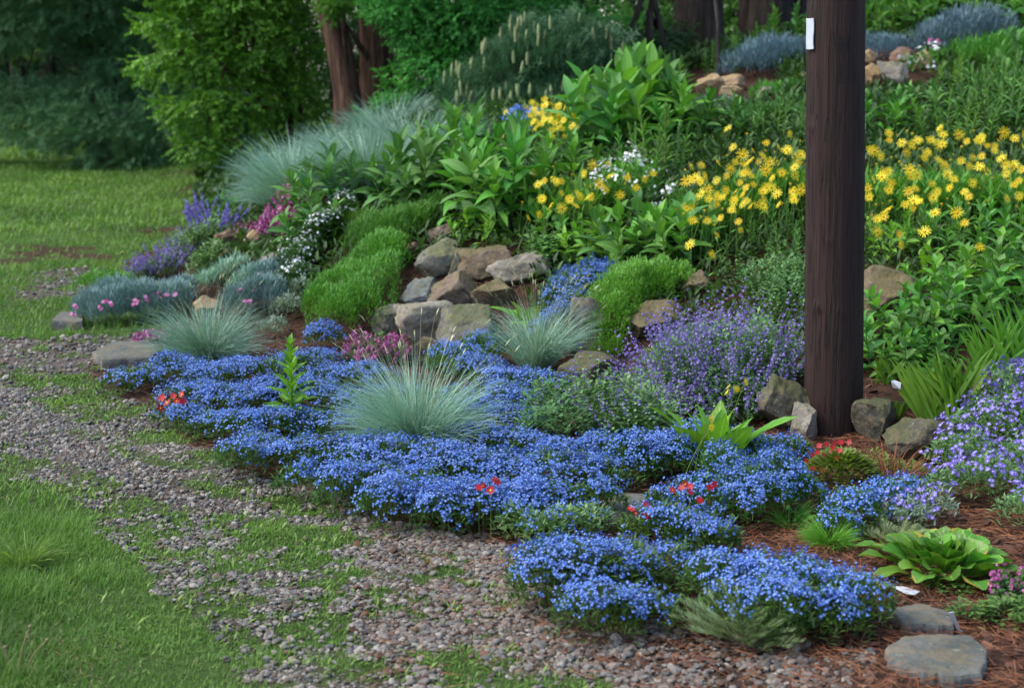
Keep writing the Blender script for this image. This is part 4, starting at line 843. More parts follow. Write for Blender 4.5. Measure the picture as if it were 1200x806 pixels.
spikes([C(172, 330, 16, .2), C(190, 325, 20, .26), C(205, 315, 18, .26), C(225, 295, 16, .24)], 120, 'far catmint with purple spikes at the tip of the bank near the lawn', fsize=.007, group=GC, leafd=3200, per=4)
spikes([C(920, 370, 30, .3), C(895, 345, 30, .26), C(930, 340, 24, .26)], 90, 'feathery grey green herb between catmint and pole', name='herb_plant', cat='herb', flm='lime', leafm='herb', group='leafy herbs in the bed', leafd=2600, start=.9, whorls=2, per=2)
spikes([C(440, 420, 28, .18), C(418, 430, 20, .12), C(465, 425, 18, .12)], 90, 'pink flowered low plant left of the wall foot', name='pink_creeper', flm='pink', leafm='fmnleaf', hk=1.1, group=None, leafd=2500, start=.4, fsize=.006)
spikes([C(178, 402, 22, .07), C(200, 398, 22, .06), C(215, 392, 20, .06)], 120, 'low strip of magenta flowers between dianthus cushion and pale fescue', name='pink_creeper', flm='pink', leafm='herb', hk=1.2, fsize=.008, leafd=1500, start=.3)
spikes([C(332, 278, 20, .24), C(322, 282, 14, .2)], 170, 'bright magenta flower clump on the bank beneath the blue grass', name='pink_creeper', flm='pink', leafm='redleaf', hk=1.1, fsize=.011, leafd=600, start=.4)
spikes([C(357, 264, 18, .34), C(366, 262, 12, .28)], 90, 'paler pink flower clump up the bank right of the magenta clump', name='pink_creeper', flm='pink', leafm='redleaf', hk=1.1, fsize=.012, leafd=600, start=.55, whorls=5)
spikes([C(275, 282, 16, .14), C(295, 278, 16, .14)], 60, 'dull reddish pink plants on top of the far stones', name='pink_creeper', flm='pink', leafm='redleaf', hk=1.1, fsize=.008, leafd=900, start=.6, whorls=4, per=3)
spikes([C(255, 285, 16, .34), C(238, 262, 12, .3)], 60, 'pale lavender flowering plant trailing at the far left tip', name='lavender_plant', flm='violet', leafm='herb', fsize=.010, leafd=900)
spikes([C(1190, 702, 20, .10), C(1175, 705, 14, .08)], 40, 'small pink flowered plant at the right edge behind the creeping leaves', name='pink_creeper', flm='pink', leafm='fmnleaf', leafd=2000, start=.6, whorls=3, per=3)

# violet flowered mat right, white flowered plants
mound([C(1130, 560, 46, .20), C(1165, 540, 52, .26), C(1195, 520, 50, .28), C(1160, 590, 50, .20), C(1205, 580, 56, .24), C(1110, 590, 34, .13), C(1210, 620, 44, .14), C(1120, 530, 26, .16), C(1165, 500, 34, .18)], 'wide mat of violet flowers spilling down at the right edge', 'flowering plant', 'violet_mat', fl=950, lf=6500, leafm='herb', flm='violet', fr=.0095, ll=.026, lw=.010, cluster=(3, .02), low=.45, lift=.02)
mound([C(1065, 628, 30, .12), C(1040, 625, 24, .10), C(1090, 615, 30, .12)], 'silvery low plant with few violet flowers left of the bright rosette', 'flowering plant', 'violet_mat', fl=900, lf=4800, leafm='silver', flm='violet', fr=.0085, ll=.03, lw=.007, cluster=(2, .02), low=.4)
mound([C(345, 345, 24, .22), C(350, 320, 26, .24), C(375, 295, 24, .26), C(400, 272, 22, .24)], 'dark green plant sprinkled with small white flowers on the bank', 'flowering plant', 'white_flower_plant', fl=700, lf=4200, leafm='dark', flm='white', fr=.009, ll=.035, lw=.018, cluster=(2, .02), low=.45, leafel=(-.2, .8))
mound([C(720, 258, 26, .36), C(745, 255, 26, .36), C(700, 262, 16, .28)], 'loose white flower sprays among the broad leaves left of the yellow daisies', 'flowering plant', 'white_flower_plant', fl=520, lf=1500, leafm='leaf', flm='white', fr=.011, ll=.06, lw=.02, cluster=(5, .04), low=.5, lift=.05)
mound([C(790, 262, 14, .3), C(772, 275, 12, .22)], 'few white blooms at the left foot of the yellow daisies', 'flowering plant', 'white_flower_plant', fl=420, lf=1500, leafm='leaf', flm='white', fr=.011, ll=.06, lw=.02, cluster=(4, .03), low=.5)
mound([C(1085, 92, 16, .3), C(1062, 88, 10, .2)], 'small white flowers beside the pinkish pale block on the upper slope', 'flowering plant', 'white_flower_plant', fl=160, lf=900, leafm='leaf', flm='white', fr=.02, ll=.08, lw=.02, cluster=(3, .08), low=.4)

# feathery yarrow in front
G['feather'] = leafmat('feathery_leaf', [(.12, .18, .07), (.19, .26, .11), (.27, .34, .17)], .65, .2)
def feathery(u, v, wpx, hpx, label, mat='feather', n_=90, name='feathery_plant'):
    g_ = P(u, v); s_ = depth_of(g_) / F; w, h = wpx * s_, hpx * s_; mb = MB()
    for i in range(n_):
        a = rs.rand() * 6.28; q_ = rs.rand() ** .5; L_ = math.hypot(w * .45, h) * (.6 + .4 * rs.rand()); el = 1.45 - 1.1 * q_
        b_ = g_ + np.array([math.cos(a) * w * .15 * q_, math.sin(a) * w * .15 * q_, 0]); k = 22; t = np.linspace(.25, 1, k); d = np.array([math.cos(el) * math.cos(a), math.cos(el) * math.sin(a), math.sin(el)])
        leaves(mb, mat, b_[None], a, el, L_, .0025, .3, 4, 'grass', cross=2)
        pos = b_ + d * (L_ * t)[:, None] - np.array([0, 0, 1]) * (.12 * L_ * t ** 2)[:, None]
        for s2 in (.9, -.9): leaves(mb, mat, pos, a + s2 + rs.normal(size=k) * .3, .5 + rs.rand(k) * .4, .034 * np.sin(PI * np.clip(t * .9, 0, 1)) ** .7 + .004, .0022, .4, 2, 'grass', cross=2, rnd=rs.rand())
    return tag(mb.build(name, loc=g_), label, 'feathery plant')
feathery(872, 752, 100, 74, 'feathery grey green plant at the foot of the front right blue mound', n_=110)
feathery(1050, 640, 50, 34, 'wispy silver sprigs beside the silvery low plant', n_=40)

# leafy shoots ------------------------------------------------------------
def shoot_mesh(mat, H=1.0, nl=16, ll=.42, lw=.13, seed=0, top=1.35, lo=.25, droop=(.9, .3), prof='lance', spread=1.0, wave=.12, S=6):
    mb = MB(); r = np.random.RandomState(seed); t = np.linspace(.06, 1, nl) ** .9; az = np.arange(nl) * 2.4 + r.rand(nl) * .6
    el = lo + (top - lo) * t ** 1.4 + r.normal(size=nl) * .12; L_ = ll * H * (1.05 - .55 * t ** 2.2) * (.8 + .35 * r.rand(nl))
    lean = r.normal(size=2) * .07
    b_ = np.stack([lean[0] * H * t ** 2, lean[1] * H * t ** 2, (H * t) * .85], 1)
    leaves(mb, mat, b_, az, el, L_, lw * H * (.75 + .4 * r.rand(nl)) * (1.05 - .35 * t), droop[0] * (1 - t) + droop[1], S, prof, .35, roll=r.normal(size=nl) * .3, wave=wave)
    tube(mb, 'stem', np.stack([lean[0] * H * np.linspace(0, 1, 5) ** 2, lean[1] * H * np.linspace(0, 1, 5) ** 2, np.linspace(-.05, .85, 5) * H], 1), .011 * H, 5)
    return mb.mesh('leafy_shoot')
SHOOT = {m_: [shoot_mesh(m_, seed=i + 10 * j, lw=.12 + .03 * (i % 2)) for i in range(4)] for j, m_ in enumerate(('leaf', 'leafblue', 'leafbright'))}
NARROW = {m_: [shoot_mesh(m_, seed=50 + i, nl=34, ll=.20, lw=.038, lo=.3, top=1.4, droop=(.5, .3), S=4, wave=0) for i in range(4)] for m_ in ('leaf', 'leafblue', 'leafbright')}
BIG = {m_: [shoot_mesh(m_, seed=200 + i, nl=17, ll=.58, lw=.17, lo=.2, top=1.3, S=7, wave=.22, droop=(1.2, .45)) for i in range(4)] for m_ in ('leaf', 'leafblue', 'leafbright')}
WIDE = {m_: [shoot_mesh(m_, seed=80 + i, nl=11, ll=.62, lw=.26, lo=.35, top=1.2, prof='ovate', S=7, wave=.1) for i in range(4)] for m_ in ('leaf', 'leafblue', 'leafbright')}
def leafy(u, v, wpx, hpx, n_, label, style=SHOOT, mat='leaf', name='broad_leaved_plant', cat='leafy plant', group=None, tilt=.28):
    wpx *= 1.15; hpx *= 1.18; n_ = int(n_ * 1.25)
    g_ = P(u, v); s_ = depth_of(g_) / F; w, h = wpx * s_, hpx * s_; t = thing(name, label, cat, g_, group)
    for i in range(n_):
        a = i * 2.4 + rs.rand() * .5; q_ = math.sqrt((i + .3) / n_) if n_ > 1 else 0; x = g_[0] + math.cos(a) * q_ * w * .38; y = g_[1] + math.sin(a) * q_ * w * .38
        hh = h * (1.06 - .28 * q_) * (.85 + .25 * rs.rand()); ax = Vector((-math.sin(a), math.cos(a), 0)); m_ = Matrix.Rotation(tilt * q_, 4, ax) @ Matrix.Rotation(rs.rand() * 6.28, 4, 'Z')
        k = rs.randint(4); me_ = style[mat if i % 4 else ('leafblue' if mat == 'leaf' else mat)][k]
        place(me_, 'leafy_shoot', t, (x, y, float(gz(x, y))), m_.to_euler(), hh)
    return t
GB = 'broad leaved green plants on the slope'; GN = 'narrow leaved green plants on the slope'
L_ = [
 (487, 248, 96, 78, 8, 'dark broad leaved plant on the ridge between blue grass and yellow daisies', BIG, 'leafblue'),
 (545, 222, 84, 80, 7, 'tall leafy plant on the ridge directly in front of the candled pine', BIG, 'leaf'),
 (590, 262, 100, 92, 8, 'broad leaved plant above the rock wall left of the centre yellow daisies', BIG, 'leaf'),
 (560, 285, 60, 40, 5, 'low bright leaved plant just above the top wall row', SHOOT, 'leafbright'),
 (380, 262, 90, 73, 7, 'broad leaved dark plant right of the magenta flowers on the bank', BIG, 'leafblue'),
 (368, 285, 60, 45, 5, 'low broad leaved plant between pink flowers and white flowered plant', WIDE, 'leafblue'),
 (740, 165, 100, 90, 9, 'tallest large leaved plant in the middle of the slope behind the daisies', WIDE, 'leaf'),
 (705, 185, 80, 82, 6, 'large leaved plant right of the back yellow daisies', WIDE, 'leaf'),
 (790, 170, 84, 66, 7, 'broad leaved plant between the tallest plant and the upper grass', BIG, 'leaf'),
 (770, 215, 80, 90, 8, 'upright light leaved plant behind the white sprays', NARROW, 'leaf'),
 (740, 305, 110, 60, 8, 'very large leaved plant in front of the white sprays above the light cushion', WIDE, 'leaf'),
 (790, 310, 90, 60, 8, 'very large leaved plant left of the yellow daisies over the boulder', WIDE, 'leaf'),
 (690, 300, 70, 40, 5, 'large oval leaved plant above the hanging blue flowers', WIDE, 'leafbright'),
 (650, 285, 60, 34, 5, 'small round leaved plant under the centre yellow daisies', WIDE, 'leaf'),
 (850, 170, 80, 46, 6, 'leafy plant behind the left yellow daisies', BIG, 'leafblue'),
 (905, 170, 90, 58, 8, 'tall narrow leaved plant immediately left of the pole', NARROW, 'leafblue'),
 (925, 150, 50, 38, 4, 'glossy leaved plant touching the left side of the pole', SHOOT, 'leafblue'),
 (660, 225, 70, 59, 5, 'leafy plant between back and centre yellow daisies', BIG, 'leaf'),
 (1035, 165, 80, 50, 6, 'leafy plant immediately right of the pole behind the daisies', BIG, 'leaf'),
 (1085, 140, 80, 38, 6, 'broad leaved plant in the middle of the right slope', BIG, 'leafblue'),
 (1125, 175, 90, 66, 8, 'tall narrow leaved plant behind the right yellow daisies', NARROW, 'leaf'),
 (1175, 160, 90, 90, 9, 'tall narrow leaved plant at the right edge behind the daisies', NARROW, 'leafblue'),
 (1150, 125, 80, 55, 7, 'upright leafy plant below the olive cushion', NARROW, 'leaf'),
 (1050, 132, 50, 22, 5, 'leafy plant below the pinkish pale block', SHOOT, 'leaf'),
 (1115, 112, 40, 50, 4, 'single tall shoots in front of the highest slate blue cushion', NARROW, 'leafbright'),
 (1210, 120, 80, 70, 7, 'dark leafy plant cut by the right edge of the slope', SHOOT, 'leafblue'),
 (780, 135, 60, 36, 7, 'low leafy plant left of the sandy stones', SHOOT, 'leaf'),
 (760, 118, 80, 50, 6, 'leafy plant at the foot of the pine on the upper slope', SHOOT, 'leafblue'),
 (880, 70, 70, 40, 6, 'bright leafy plant behind the left slate blue cushion', NARROW, 'leafbright'),
 (925, 60, 70, 48, 6, 'leafy plant in front of the clustered dark trunks', SHOOT, 'leaf'),
 (850, 88, 60, 44, 5, 'leafy plant at the base of the dark trunk', NARROW, 'leaf'),
 (1030, 50, 90, 60, 8, 'tall herb patch on the upper slope right behind the pole', SHOOT, 'leaf'),
 (1080, 42, 90, 60, 8, 'tall herb patch behind the highest slate blue cushion', SHOOT, 'leaf'),
 (1135, 35, 90, 65, 8, 'tall leafy herb at the top of the right slope', WIDE, 'leaf'),
 (1190, 40, 90, 70, 8, 'tall leafy herb in the top right corner', SHOOT, 'leaf'),
 (1060, 15, 90, 60, 7, 'farthest leafy herbs at the top edge right of the pole', SHOOT, 'leafblue'),
 (1120, 10, 90, 60, 7, 'farthest bright herbs at the top edge of the right slope', SHOOT, 'leafbright'),
 (890, 285, 90, 50, 8, 'leafy clump under the left yellow daisies beside the pole', NARROW, 'leaf'),
 (850, 300, 80, 42, 7, 'leafy clump under the left yellow daisies above the catmint', NARROW, 'leaf'),
 (925, 315, 60, 50, 6, 'purple tinged leafy plant between catmint and pole', NARROW, 'leafblue'),
 (1050, 300, 90, 48, 8, 'leafy clump above the wide brown rock', SHOOT, 'leafbright'),
 (1110, 300, 90, 55, 8, 'leafy clump under the right yellow daisies', SHOOT, 'leaf'),
 (1175, 290, 90, 60, 8, 'leafy clump with long blades at the right edge under the daisies', SHOOT, 'leaf'),
]
for a in L_: leafy(*a[:6], style=a[6], mat=a[7], group=(GN if a[6] is NARROW else GB))
# hosta like dense plants right of the pole
HO = [(1095, 400, 120, 70, 12, 'dense oval leaved clump below the blue grey slab'), (1040, 430, 80, 62, 9, 'dense oval leaved clump touching the right side of the pole'), (1150, 370, 110, 66, 11, 'dense oval leaved clump at the right edge above the irises'),
      (1120, 350, 100, 56, 9, 'light oval leaved clump right of the wide brown rock'), (1195, 345, 90, 70, 9, 'oval leaved clump cut by the right edge'), (1085, 440, 80, 46, 8, 'low oval leaved clump behind the iris fans')]
OV = {m_: [shoot_mesh(m_, seed=120 + i, nl=14, ll=.46, lw=.17, lo=.15, top=1.1, prof='ovate', S=5, wave=.08, droop=(.9, .5)) for i in range(4)] for m_ in ('leaf', 'leafblue', 'leafbright')}
for i, a in enumerate(HO): leafy(*a, style=OV, mat='leafbright' if i in (3,) else 'leaf', name='oval_leaved_plant', group='oval leaved clumps right of the pole', tilt=.5)

# light leaved hosta by the fescue and the bright rosette
def rosette(u, v, wpx, label, mat, n_=26, prof='spat', lw=.42, name='leaf_rosette', h=(.2, 1.25), indiv=True, wave=.25, droop=1.1, scat=.02, ls=1.0):
    g_ = P(u, v); s_ = depth_of(g_) / F; R_ = wpx * s_ / 2; t = thing(name, label, 'leafy plant', g_)
    for i in range(n_):
        k = (i + .5) / n_; a = i * 2.4 + rs.rand() * .3; mb = MB(); el = h[1] * (1 - k) + h[0] * k
        leaves(mb, mat, (g_ + np.array([math.cos(a) * scat * k, math.sin(a) * scat * k, .0]))[None], a, el, R_ * ls * (.75 + .4 * k) * (.8 + .35 * rs.rand()), R_ * ls * lw * (.8 + .3 * rs.rand()), droop * (.5 + .6 * k), 8, prof, .3, roll=rs.normal() * .25, wave=wave)
        mb.build('leaf', t)
    return t
rosette(1103, 668, 148, 'bright green rosette of rounded leaves with some yellow ones right of the blue mounds', 'primleaf', 62, h=(.45, 1.45), scat=.13, ls=.72, lw=.55, droop=.75)
rosette(618, 385, 100, 'light green large leaved plant between wall and upright fescue', 'leafbright', 9, 'lance', .36, h=(.5, 1.2), wave=.1, droop=.9)
rosette(838, 552, 190, 'yellow flowering plant with large crinkled leaves left of the brown boulder', 'leafbright', 15, 'ovate', .34, h=(.85, 1.45), droop=.55)

# foreground single stalk (mullein like)
g_ = P(343, 512); s_ = depth_of(g_) / F; t = thing('tall_leafy_stalk', 'single upright yellow green leafy stalk rising from the blue carpet', 'leafy plant', g_); H_ = 118 * s_
mb = MB(); tube(mb, 'lime', np.stack([g_[0] + np.zeros(6), g_[1] + np.zeros(6), g_[2] + np.linspace(0, H_ * .93, 6)], 1), np.linspace(.011, .004, 6), 8, .8); mb.build('stalk', t)
mb = MB(); nl = 46; tt = np.linspace(.04, 1, nl); az = np.arange(nl) * 2.4
leaves(mb, 'leafbright', g_ + np.stack([0 * tt, 0 * tt, H_ * tt * .93], 1), az, .35 + .9 * tt ** 1.5 + rs.normal(size=nl) * .1, H_ * (.44 - .32 * tt ** .9), H_ * (.13 - .075 * tt), .6 - .2 * tt, 6, 'lance', .35, wave=.2); mb.build('foliage', t)

# iris fans
def iris(u, v, wpx, hpx, n_, label, mat='iris'):
    g_ = P(u, v); s_ = depth_of(g_) / F; w, h = wpx * s_, hpx * s_; mb = MB(); x = g_[0] + (rs.rand(n_) - .5) * w * .75; y = g_[1] + (rs.rand(n_) - .5) * w * .4
    az = np.where(rs.rand(n_) < .65, PI, 0) + rs.normal(size=n_) * .6
    leaves(mb, mat, np.stack([x, y, gz(x, y)], 1), az, 1.45 - .55 * rs.rand(n_), h * (.6 + .5 * rs.rand(n_)), .016 + .008 * rs.rand(n_), .1 + .35 * rs.rand(n_), 6, 'sword', .12, roll=1.2 + rs.normal(size=n_) * .3)
    return tag(mb.build('iris', loc=g_), label, 'iris leaves', 'iris leaf fans')
iris(1105, 488, 78, 82, 70, 'largest fan of sword shaped iris leaves above the mossy grey boulder')
iris(1130, 480, 50, 66, 36, 'second iris fan close behind the largest one')
iris(1172, 438, 66, 80, 52, 'iris leaf fan at the right edge above the domed mossy stone')
iris(1195, 420, 50, 74, 34, 'iris leaves cut by the right edge')
iris(1048, 492, 24, 32, 14, 'small iris sprout on top of the boulder by the pole')
iris(1036, 450, 34, 42, 12, 'few thin iris blades behind the boulder by the pole')
iris(1078, 520, 40, 24, 14, 'short iris blades lying over the mossy grey boulder')

# yellow daisies ----------------------------------------------------------
def daisy_head(mb, c, nrm, r, spent=False, seed=0):
    R = frames(np.array([nrm], float), np.array([0.0]))[0]; rr = np.random.RandomState(seed)
    tv = ICO1[0] * np.array([.24, .24, .15]) + [0, 0, .05]; inst(mb, 'orange', tv, ICO1[1], np.array([c]), R[None], r if not spent else r * .9, np.array([.5]))
    n_ = 14 if not spent else 9; a = np.arange(n_) * 6.283 / n_ + rr.rand(n_) * .15
    L_ = (1 - .18 * rr.rand(n_)) * (1 if not spent else .55); up = (.08 + .2 * rr.rand(n_)) if not spent else -.4 * rr.rand(n_)
    pts = []; P0 = lambda a_, q_, z_: np.stack([np.cos(a_) * q_, np.sin(a_) * q_, z_ * np.ones_like(a_)], 1)
    w_ = .105; b1 = P0(a - .25, .25, .02); b2 = P0(a + .25, .25, .02); m1 = P0(a - w_ * .85, .7 * L_, .12 + up * .3); m2 = P0(a + w_ * .85, .7 * L_, .12 + up * .3); t1 = P0(a - .05, L_, up * .6); t2 = P0(a + .05, L_, up * .6)
    V = np.stack([b1, b2, m2, m1, t2, t1], 1).reshape(-1, 3) @ (R.T) * r + c
    i = np.arange(n_)[:, None] * 6; mb.add(V, np.vstack([i + [0, 1, 2, 3], i + [3, 2, 4, 5]]), 'yellow', rr.rand())
def daisy_mesh(seed, spent=False, hk=1.0):
    """one unit high flower: stem from the origin and a head at its end"""
    mb = MB(); r = np.random.RandomState(seed); ln = r.normal(size=2) * .12; t = np.linspace(0, 1, 6)
    p = np.stack([ln[0] * t ** 2, ln[1] * t ** 2 - .06 * t ** 3, t], 1); tube(mb, 'stem', p, .0048, 4, .8)
    if seed % 3 == 0: leaves(mb, 'leaf', p[2:4], r.rand(2) * 6, .6, .16, .03, .5, 3, 'lance', .3)
    nrm = np.array([ln[0] * 2 + r.normal() * .35, -.65 + r.normal() * .35, .6]); daisy_head(mb, p[-1], nrm, hk * .100 * (.75 + .5 * r.rand()) if not spent else .055 * hk, spent, seed); return mb.mesh('flower')
DM = [daisy_mesh(i) for i in range(14)]; DS = [daisy_mesh(20 + i, True) for i in range(4)]; DL = [daisy_mesh(i, False, .62) for i in range(4)]
def daisies(u, v, wpx, hpx, heads, label, leafn=1100, spent=.35, flower_h=.40):
    g_ = P(u, v); t = thing('yellow_daisy_plant', label, 'flowering plant', g_, 'yellow daisy plants'); s_ = depth_of(g_) / F; w = wpx * s_
    if leafn:
        mb = MB(); a = rs.rand(leafn) * 6.28; q_ = np.sqrt(rs.rand(leafn)) * w * .55; x = g_[0] + np.cos(a) * q_; y = g_[1] + np.sin(a) * q_
        leaves(mb, 'leaf', np.stack([x, y, gz(x, y) + .16 * rs.rand(leafn) * flower_h / .4], 1), rs.rand(leafn) * 6.28, .5 + .9 * rs.rand(leafn), (.12 + .14 * rs.rand(leafn)), .022 + .014 * rs.rand(leafn), .7 * rs.rand(leafn), 4, 'lance', .3); nb = leafn // 4; a = rs.rand(nb) * 6.28; q_ = np.sqrt(rs.rand(nb)) * w * .6; x = g_[0] + np.cos(a) * q_; y = g_[1] + np.sin(a) * q_
        leaves(mb, 'leafblue', np.stack([x, y, gz(x, y)], 1), rs.rand(nb) * 6.28, .9 + .5 * rs.rand(nb), .22 + .16 * rs.rand(nb), .012 + .010 * rs.rand(nb), .4 + .9 * rs.rand(nb), 5, 'sword', .2)
        mb.build('foliage', t)
    for (hu, hv, sp) in heads:
        g2 = P(min(max(hu + rs.normal() * 12, -20), 1230), hv + flower_h / s_ * (.8 + .2 * rs.rand())); top = at(hu, hv, g2[1] - .02); b_ = np.array([g2[0] + (top[0] - g2[0]) * .25, g2[1] + .05 * rs.rand(), 0]); b_[2] = gz(b_[0], b_[1])
        d = Vector(top - b_); me_ = (DS if sp else DM)[rs.randint(4 if sp else 14)]
        sc_ = d.length / 1.0
        if not leafn: me_ = DL[rs.randint(4)]
        tipd = Vector(me_.vertices[0].co) * 0; q_ = Vector((0, 0, 1)).rotation_difference(d.normalized()) @ Matrix.Rotation(rs.normal() * .5, 3, 'Z').to_quaternion()
        s2 = .42 if sp else .46
        o_ = place(me_, 'flower', t, b_, q_.to_euler(), sc_)
        # keep heads near one real size whatever the stem length
    return t
def spread_heads(poly, n_, spent=.4, sd=0):
    r = np.random.RandomState(sd); xs_ = [p[0] for p in poly]; ys_ = [p[1] for p in poly]; out_ = []
    n_ = int(n_ * 1.55)
    while len(out_) < n_:
        u, v = r.uniform(min(xs_), max(xs_)), r.uniform(min(ys_), max(ys_))
        if inpoly(np.array([u]), np.array([v]), poly)[0] and all((u - a) ** 2 + (v - b_) ** 2 > 18 for a, b_, _ in out_): out_.append((u, v, r.rand() < spent))
    return out_
daisies(830, 285, 70, 60, [(807, 238, 0), (815, 232, 0), (818, 228, 0), (836, 233, 0), (812, 208, 0), (806, 213, 0), (852, 231, 0), (826, 274, 0), (808, 287, 0), (837, 299, 0), (854, 266, 0), (793, 244, 1), (855, 262, 0)] + spread_heads([(803, 190), (850, 190), (855, 262), (805, 262)], 26, .4, 1), 'yellow daisies at the left end of the large patch left of the pole')
daisies(885, 262, 70, 60, [(871, 235, 0), (890, 233, 0), (915, 239, 0), (888, 166, 0), (856, 152, 0), (912, 156, 0), (859, 172, 0), (900, 175, 0), (878, 190, 0), (905, 190, 0), (868, 158, 1), (930, 165, 1)] + spread_heads([(850, 178), (900, 176), (905, 245), (855, 255)], 28, .4, 2), 'yellow daisies in the middle of the large patch left of the pole')
daisies(925, 255, 50, 60, spread_heads([(900, 175), (942, 170), (942, 235), (905, 240)], 22, .45, 3) + [(937, 181, 0), (935, 193, 0), (942, 227, 0)], 'yellow daisies pressed against the left side of the pole')
daisies(635, 175, 80, 50, [(593, 131, 0), (628, 121, 0), (640, 117, 0), (638, 124, 0), (658, 125, 0), (665, 125, 0), (617, 127, 1), (646, 140, 0), (587, 161, 0), (597, 166, 0), (608, 171, 1), (623, 143, 0), (628, 150, 0), (637, 153, 0)] + spread_heads([(610, 122), (650, 125), (672, 150), (640, 158)], 26, .35, 4), 'farthest yellow daisies in front of the dark pine', 250, flower_h=.42)
daisies(665, 260, 90, 60, [(613, 255, 0), (637, 232, 0), (653, 233, 0), (637, 201, 0), (655, 210, 0), (688, 192, 0), (670, 234, 0), (609, 233, 1), (660, 213, 0), (628, 215, 0), (683, 205, 0)] + spread_heads([(620, 195), (700, 185), (705, 230), (630, 255)], 18, .5, 5), 'loose yellow daisies in the centre above the rock wall', 350)
daisies(735, 232, 60, 60, spread_heads([(700, 190), (760, 200), (755, 232), (705, 225)], 9, .7, 6), 'few orange spent daisies right of the centre yellow ones', 150)
daisies(1045, 262, 80, 60, [(1086, 185, 0), (1053, 204, 0), (1020, 175, 0), (1060, 288, 0), (1019, 270, 0), (1040, 272, 0)] + spread_heads([(1014, 160), (1070, 150), (1085, 235), (1016, 265)], 30, .5, 7), 'yellow daisies immediately right of the pole')
daisies(1100, 262, 80, 60, [(1103, 150, 0), (1119, 195, 0), (1084, 188, 0), (1135, 165, 0), (1160, 172, 0), (1170, 176, 0), (1066, 241, 0), (1070, 235, 0), (1075, 268, 1), (1083, 272, 0)] + spread_heads([(1060, 160), (1130, 150), (1130, 250), (1065, 250)], 30, .5, 8), 'yellow daisies in the middle of the patch right of the pole')
daisies(1165, 262, 80, 60, [(1145, 288, 0), (1147, 165, 0), (1195, 163, 0), (1175, 195, 0), (1120, 265, 0)] + spread_heads([(1130, 150), (1200, 155), (1200, 245), (1135, 235)], 28, .5, 9), 'yellow daisies at the right edge of the slope')
daisies(850, 545, 40, 60, [(853, 449, 0), (859, 453, 0), (841, 456, 1), (857, 458, 0), (814, 495, 1), (810, 493, 1)], 'three lone yellow blooms above the crinkled leaves in front of the catmint', 0, flower_h=.34)

# red flowers ---------------------------------------------------------------
def redplant(u, v, wpx, label, pts, name='red_flower_plant', leafm='weed', nl=160, r=.0115, dy=None):
    g_ = P(u, v); s_ = depth_of(g_) / F; t = thing(name, label, 'flowering plant', g_, 'red flowered plants'); w = wpx * s_; mb = MB(); a = rs.rand(nl) * 6.28; q_ = np.sqrt(rs.rand(nl)); x = g_[0] + np.cos(a) * q_ * w * .4; y = g_[1] + np.sin(a) * q_ * w * .4
    leaves(mb, leafm, np.stack([x, y, gz(x, y) + w * .36 * np.sqrt(1 - q_ ** 2)], 1), a + rs.normal(size=nl) * .5, 1.2 - .7 * q_, .04 + .02 * rs.rand(nl), .014, .5, 4, 'spat' if leafm != 'redleaf' else 'lance', .3); mb.build('foliage', t)
    for (fu, fv) in pts:
        q_ = at(fu, fv, (g_[1] - .01 if dy is None else P(fu, fv)[1] - dy) + rs.normal() * .03); f_ = MB(); nr = np.array([rs.normal() * .4, -.7 + rs.normal() * .3, .6])
        flowers(f_, 'red', q_[None], nr[None], r * (.85 + .3 * rs.rand()), FL5, 'yellow' if rs.rand() < .25 else None); b_ = g_ + (q_ - g_) * np.array([.4, .4, 0]) if dy is None else np.array([q_[0], q_[1] + .03, float(gz(q_[0], q_[1]))]); d = q_ - b_; L_ = np.linalg.norm(d)
        leaves(f_, 'stem', b_[None], math.atan2(d[1], d[0]), math.asin(min(1, d[2] / L_)), L_ * .97, .003, 0, 3, 'grass', cross=2); f_.build('flower', t)
redplant(985, 572, 96, 'red flowered plant with fresh green leaves at the foot of the pole', [(960, 522), (968, 520), (976, 524), (985, 518), (995, 518), (952, 533), (945, 540), (958, 530), (965, 533), (973, 530), (984, 528), (986, 536), (980, 538), (998, 540), (957, 548), (952, 549), (965, 551), (946, 552), (936, 550), (1004, 530), (978, 518)], nl=700)
redplant(740, 625, 22, 'few red flowers standing in front of the flagstone', [(741, 596), (738, 595), (757, 590), (762, 594), (745, 601), (755, 602), (759, 605)], nl=40, dy=.38)
redplant(815, 600, 24, 'red primrose like blooms with yellow eyes in the blue mound', [(788, 574), (799, 571), (803, 567), (808, 576), (809, 570), (832, 571), (837, 567), (820, 586)], nl=20, dy=.80, r=.014)
redplant(572, 590, 16, 'pair of red blooms poking out of the blue carpet', [(561, 571), (566, 569), (580, 562), (583, 565), (575, 574)], nl=12, dy=.66, r=.015)
redplant(203, 478, 36, 'red leaved plant in the left part of the blue carpet', [(190, 466), (203, 464), (213, 462), (196, 472), (188, 478), (207, 470), (214, 470)], leafm='redleaf', nl=140, dy=.75, r=.018)

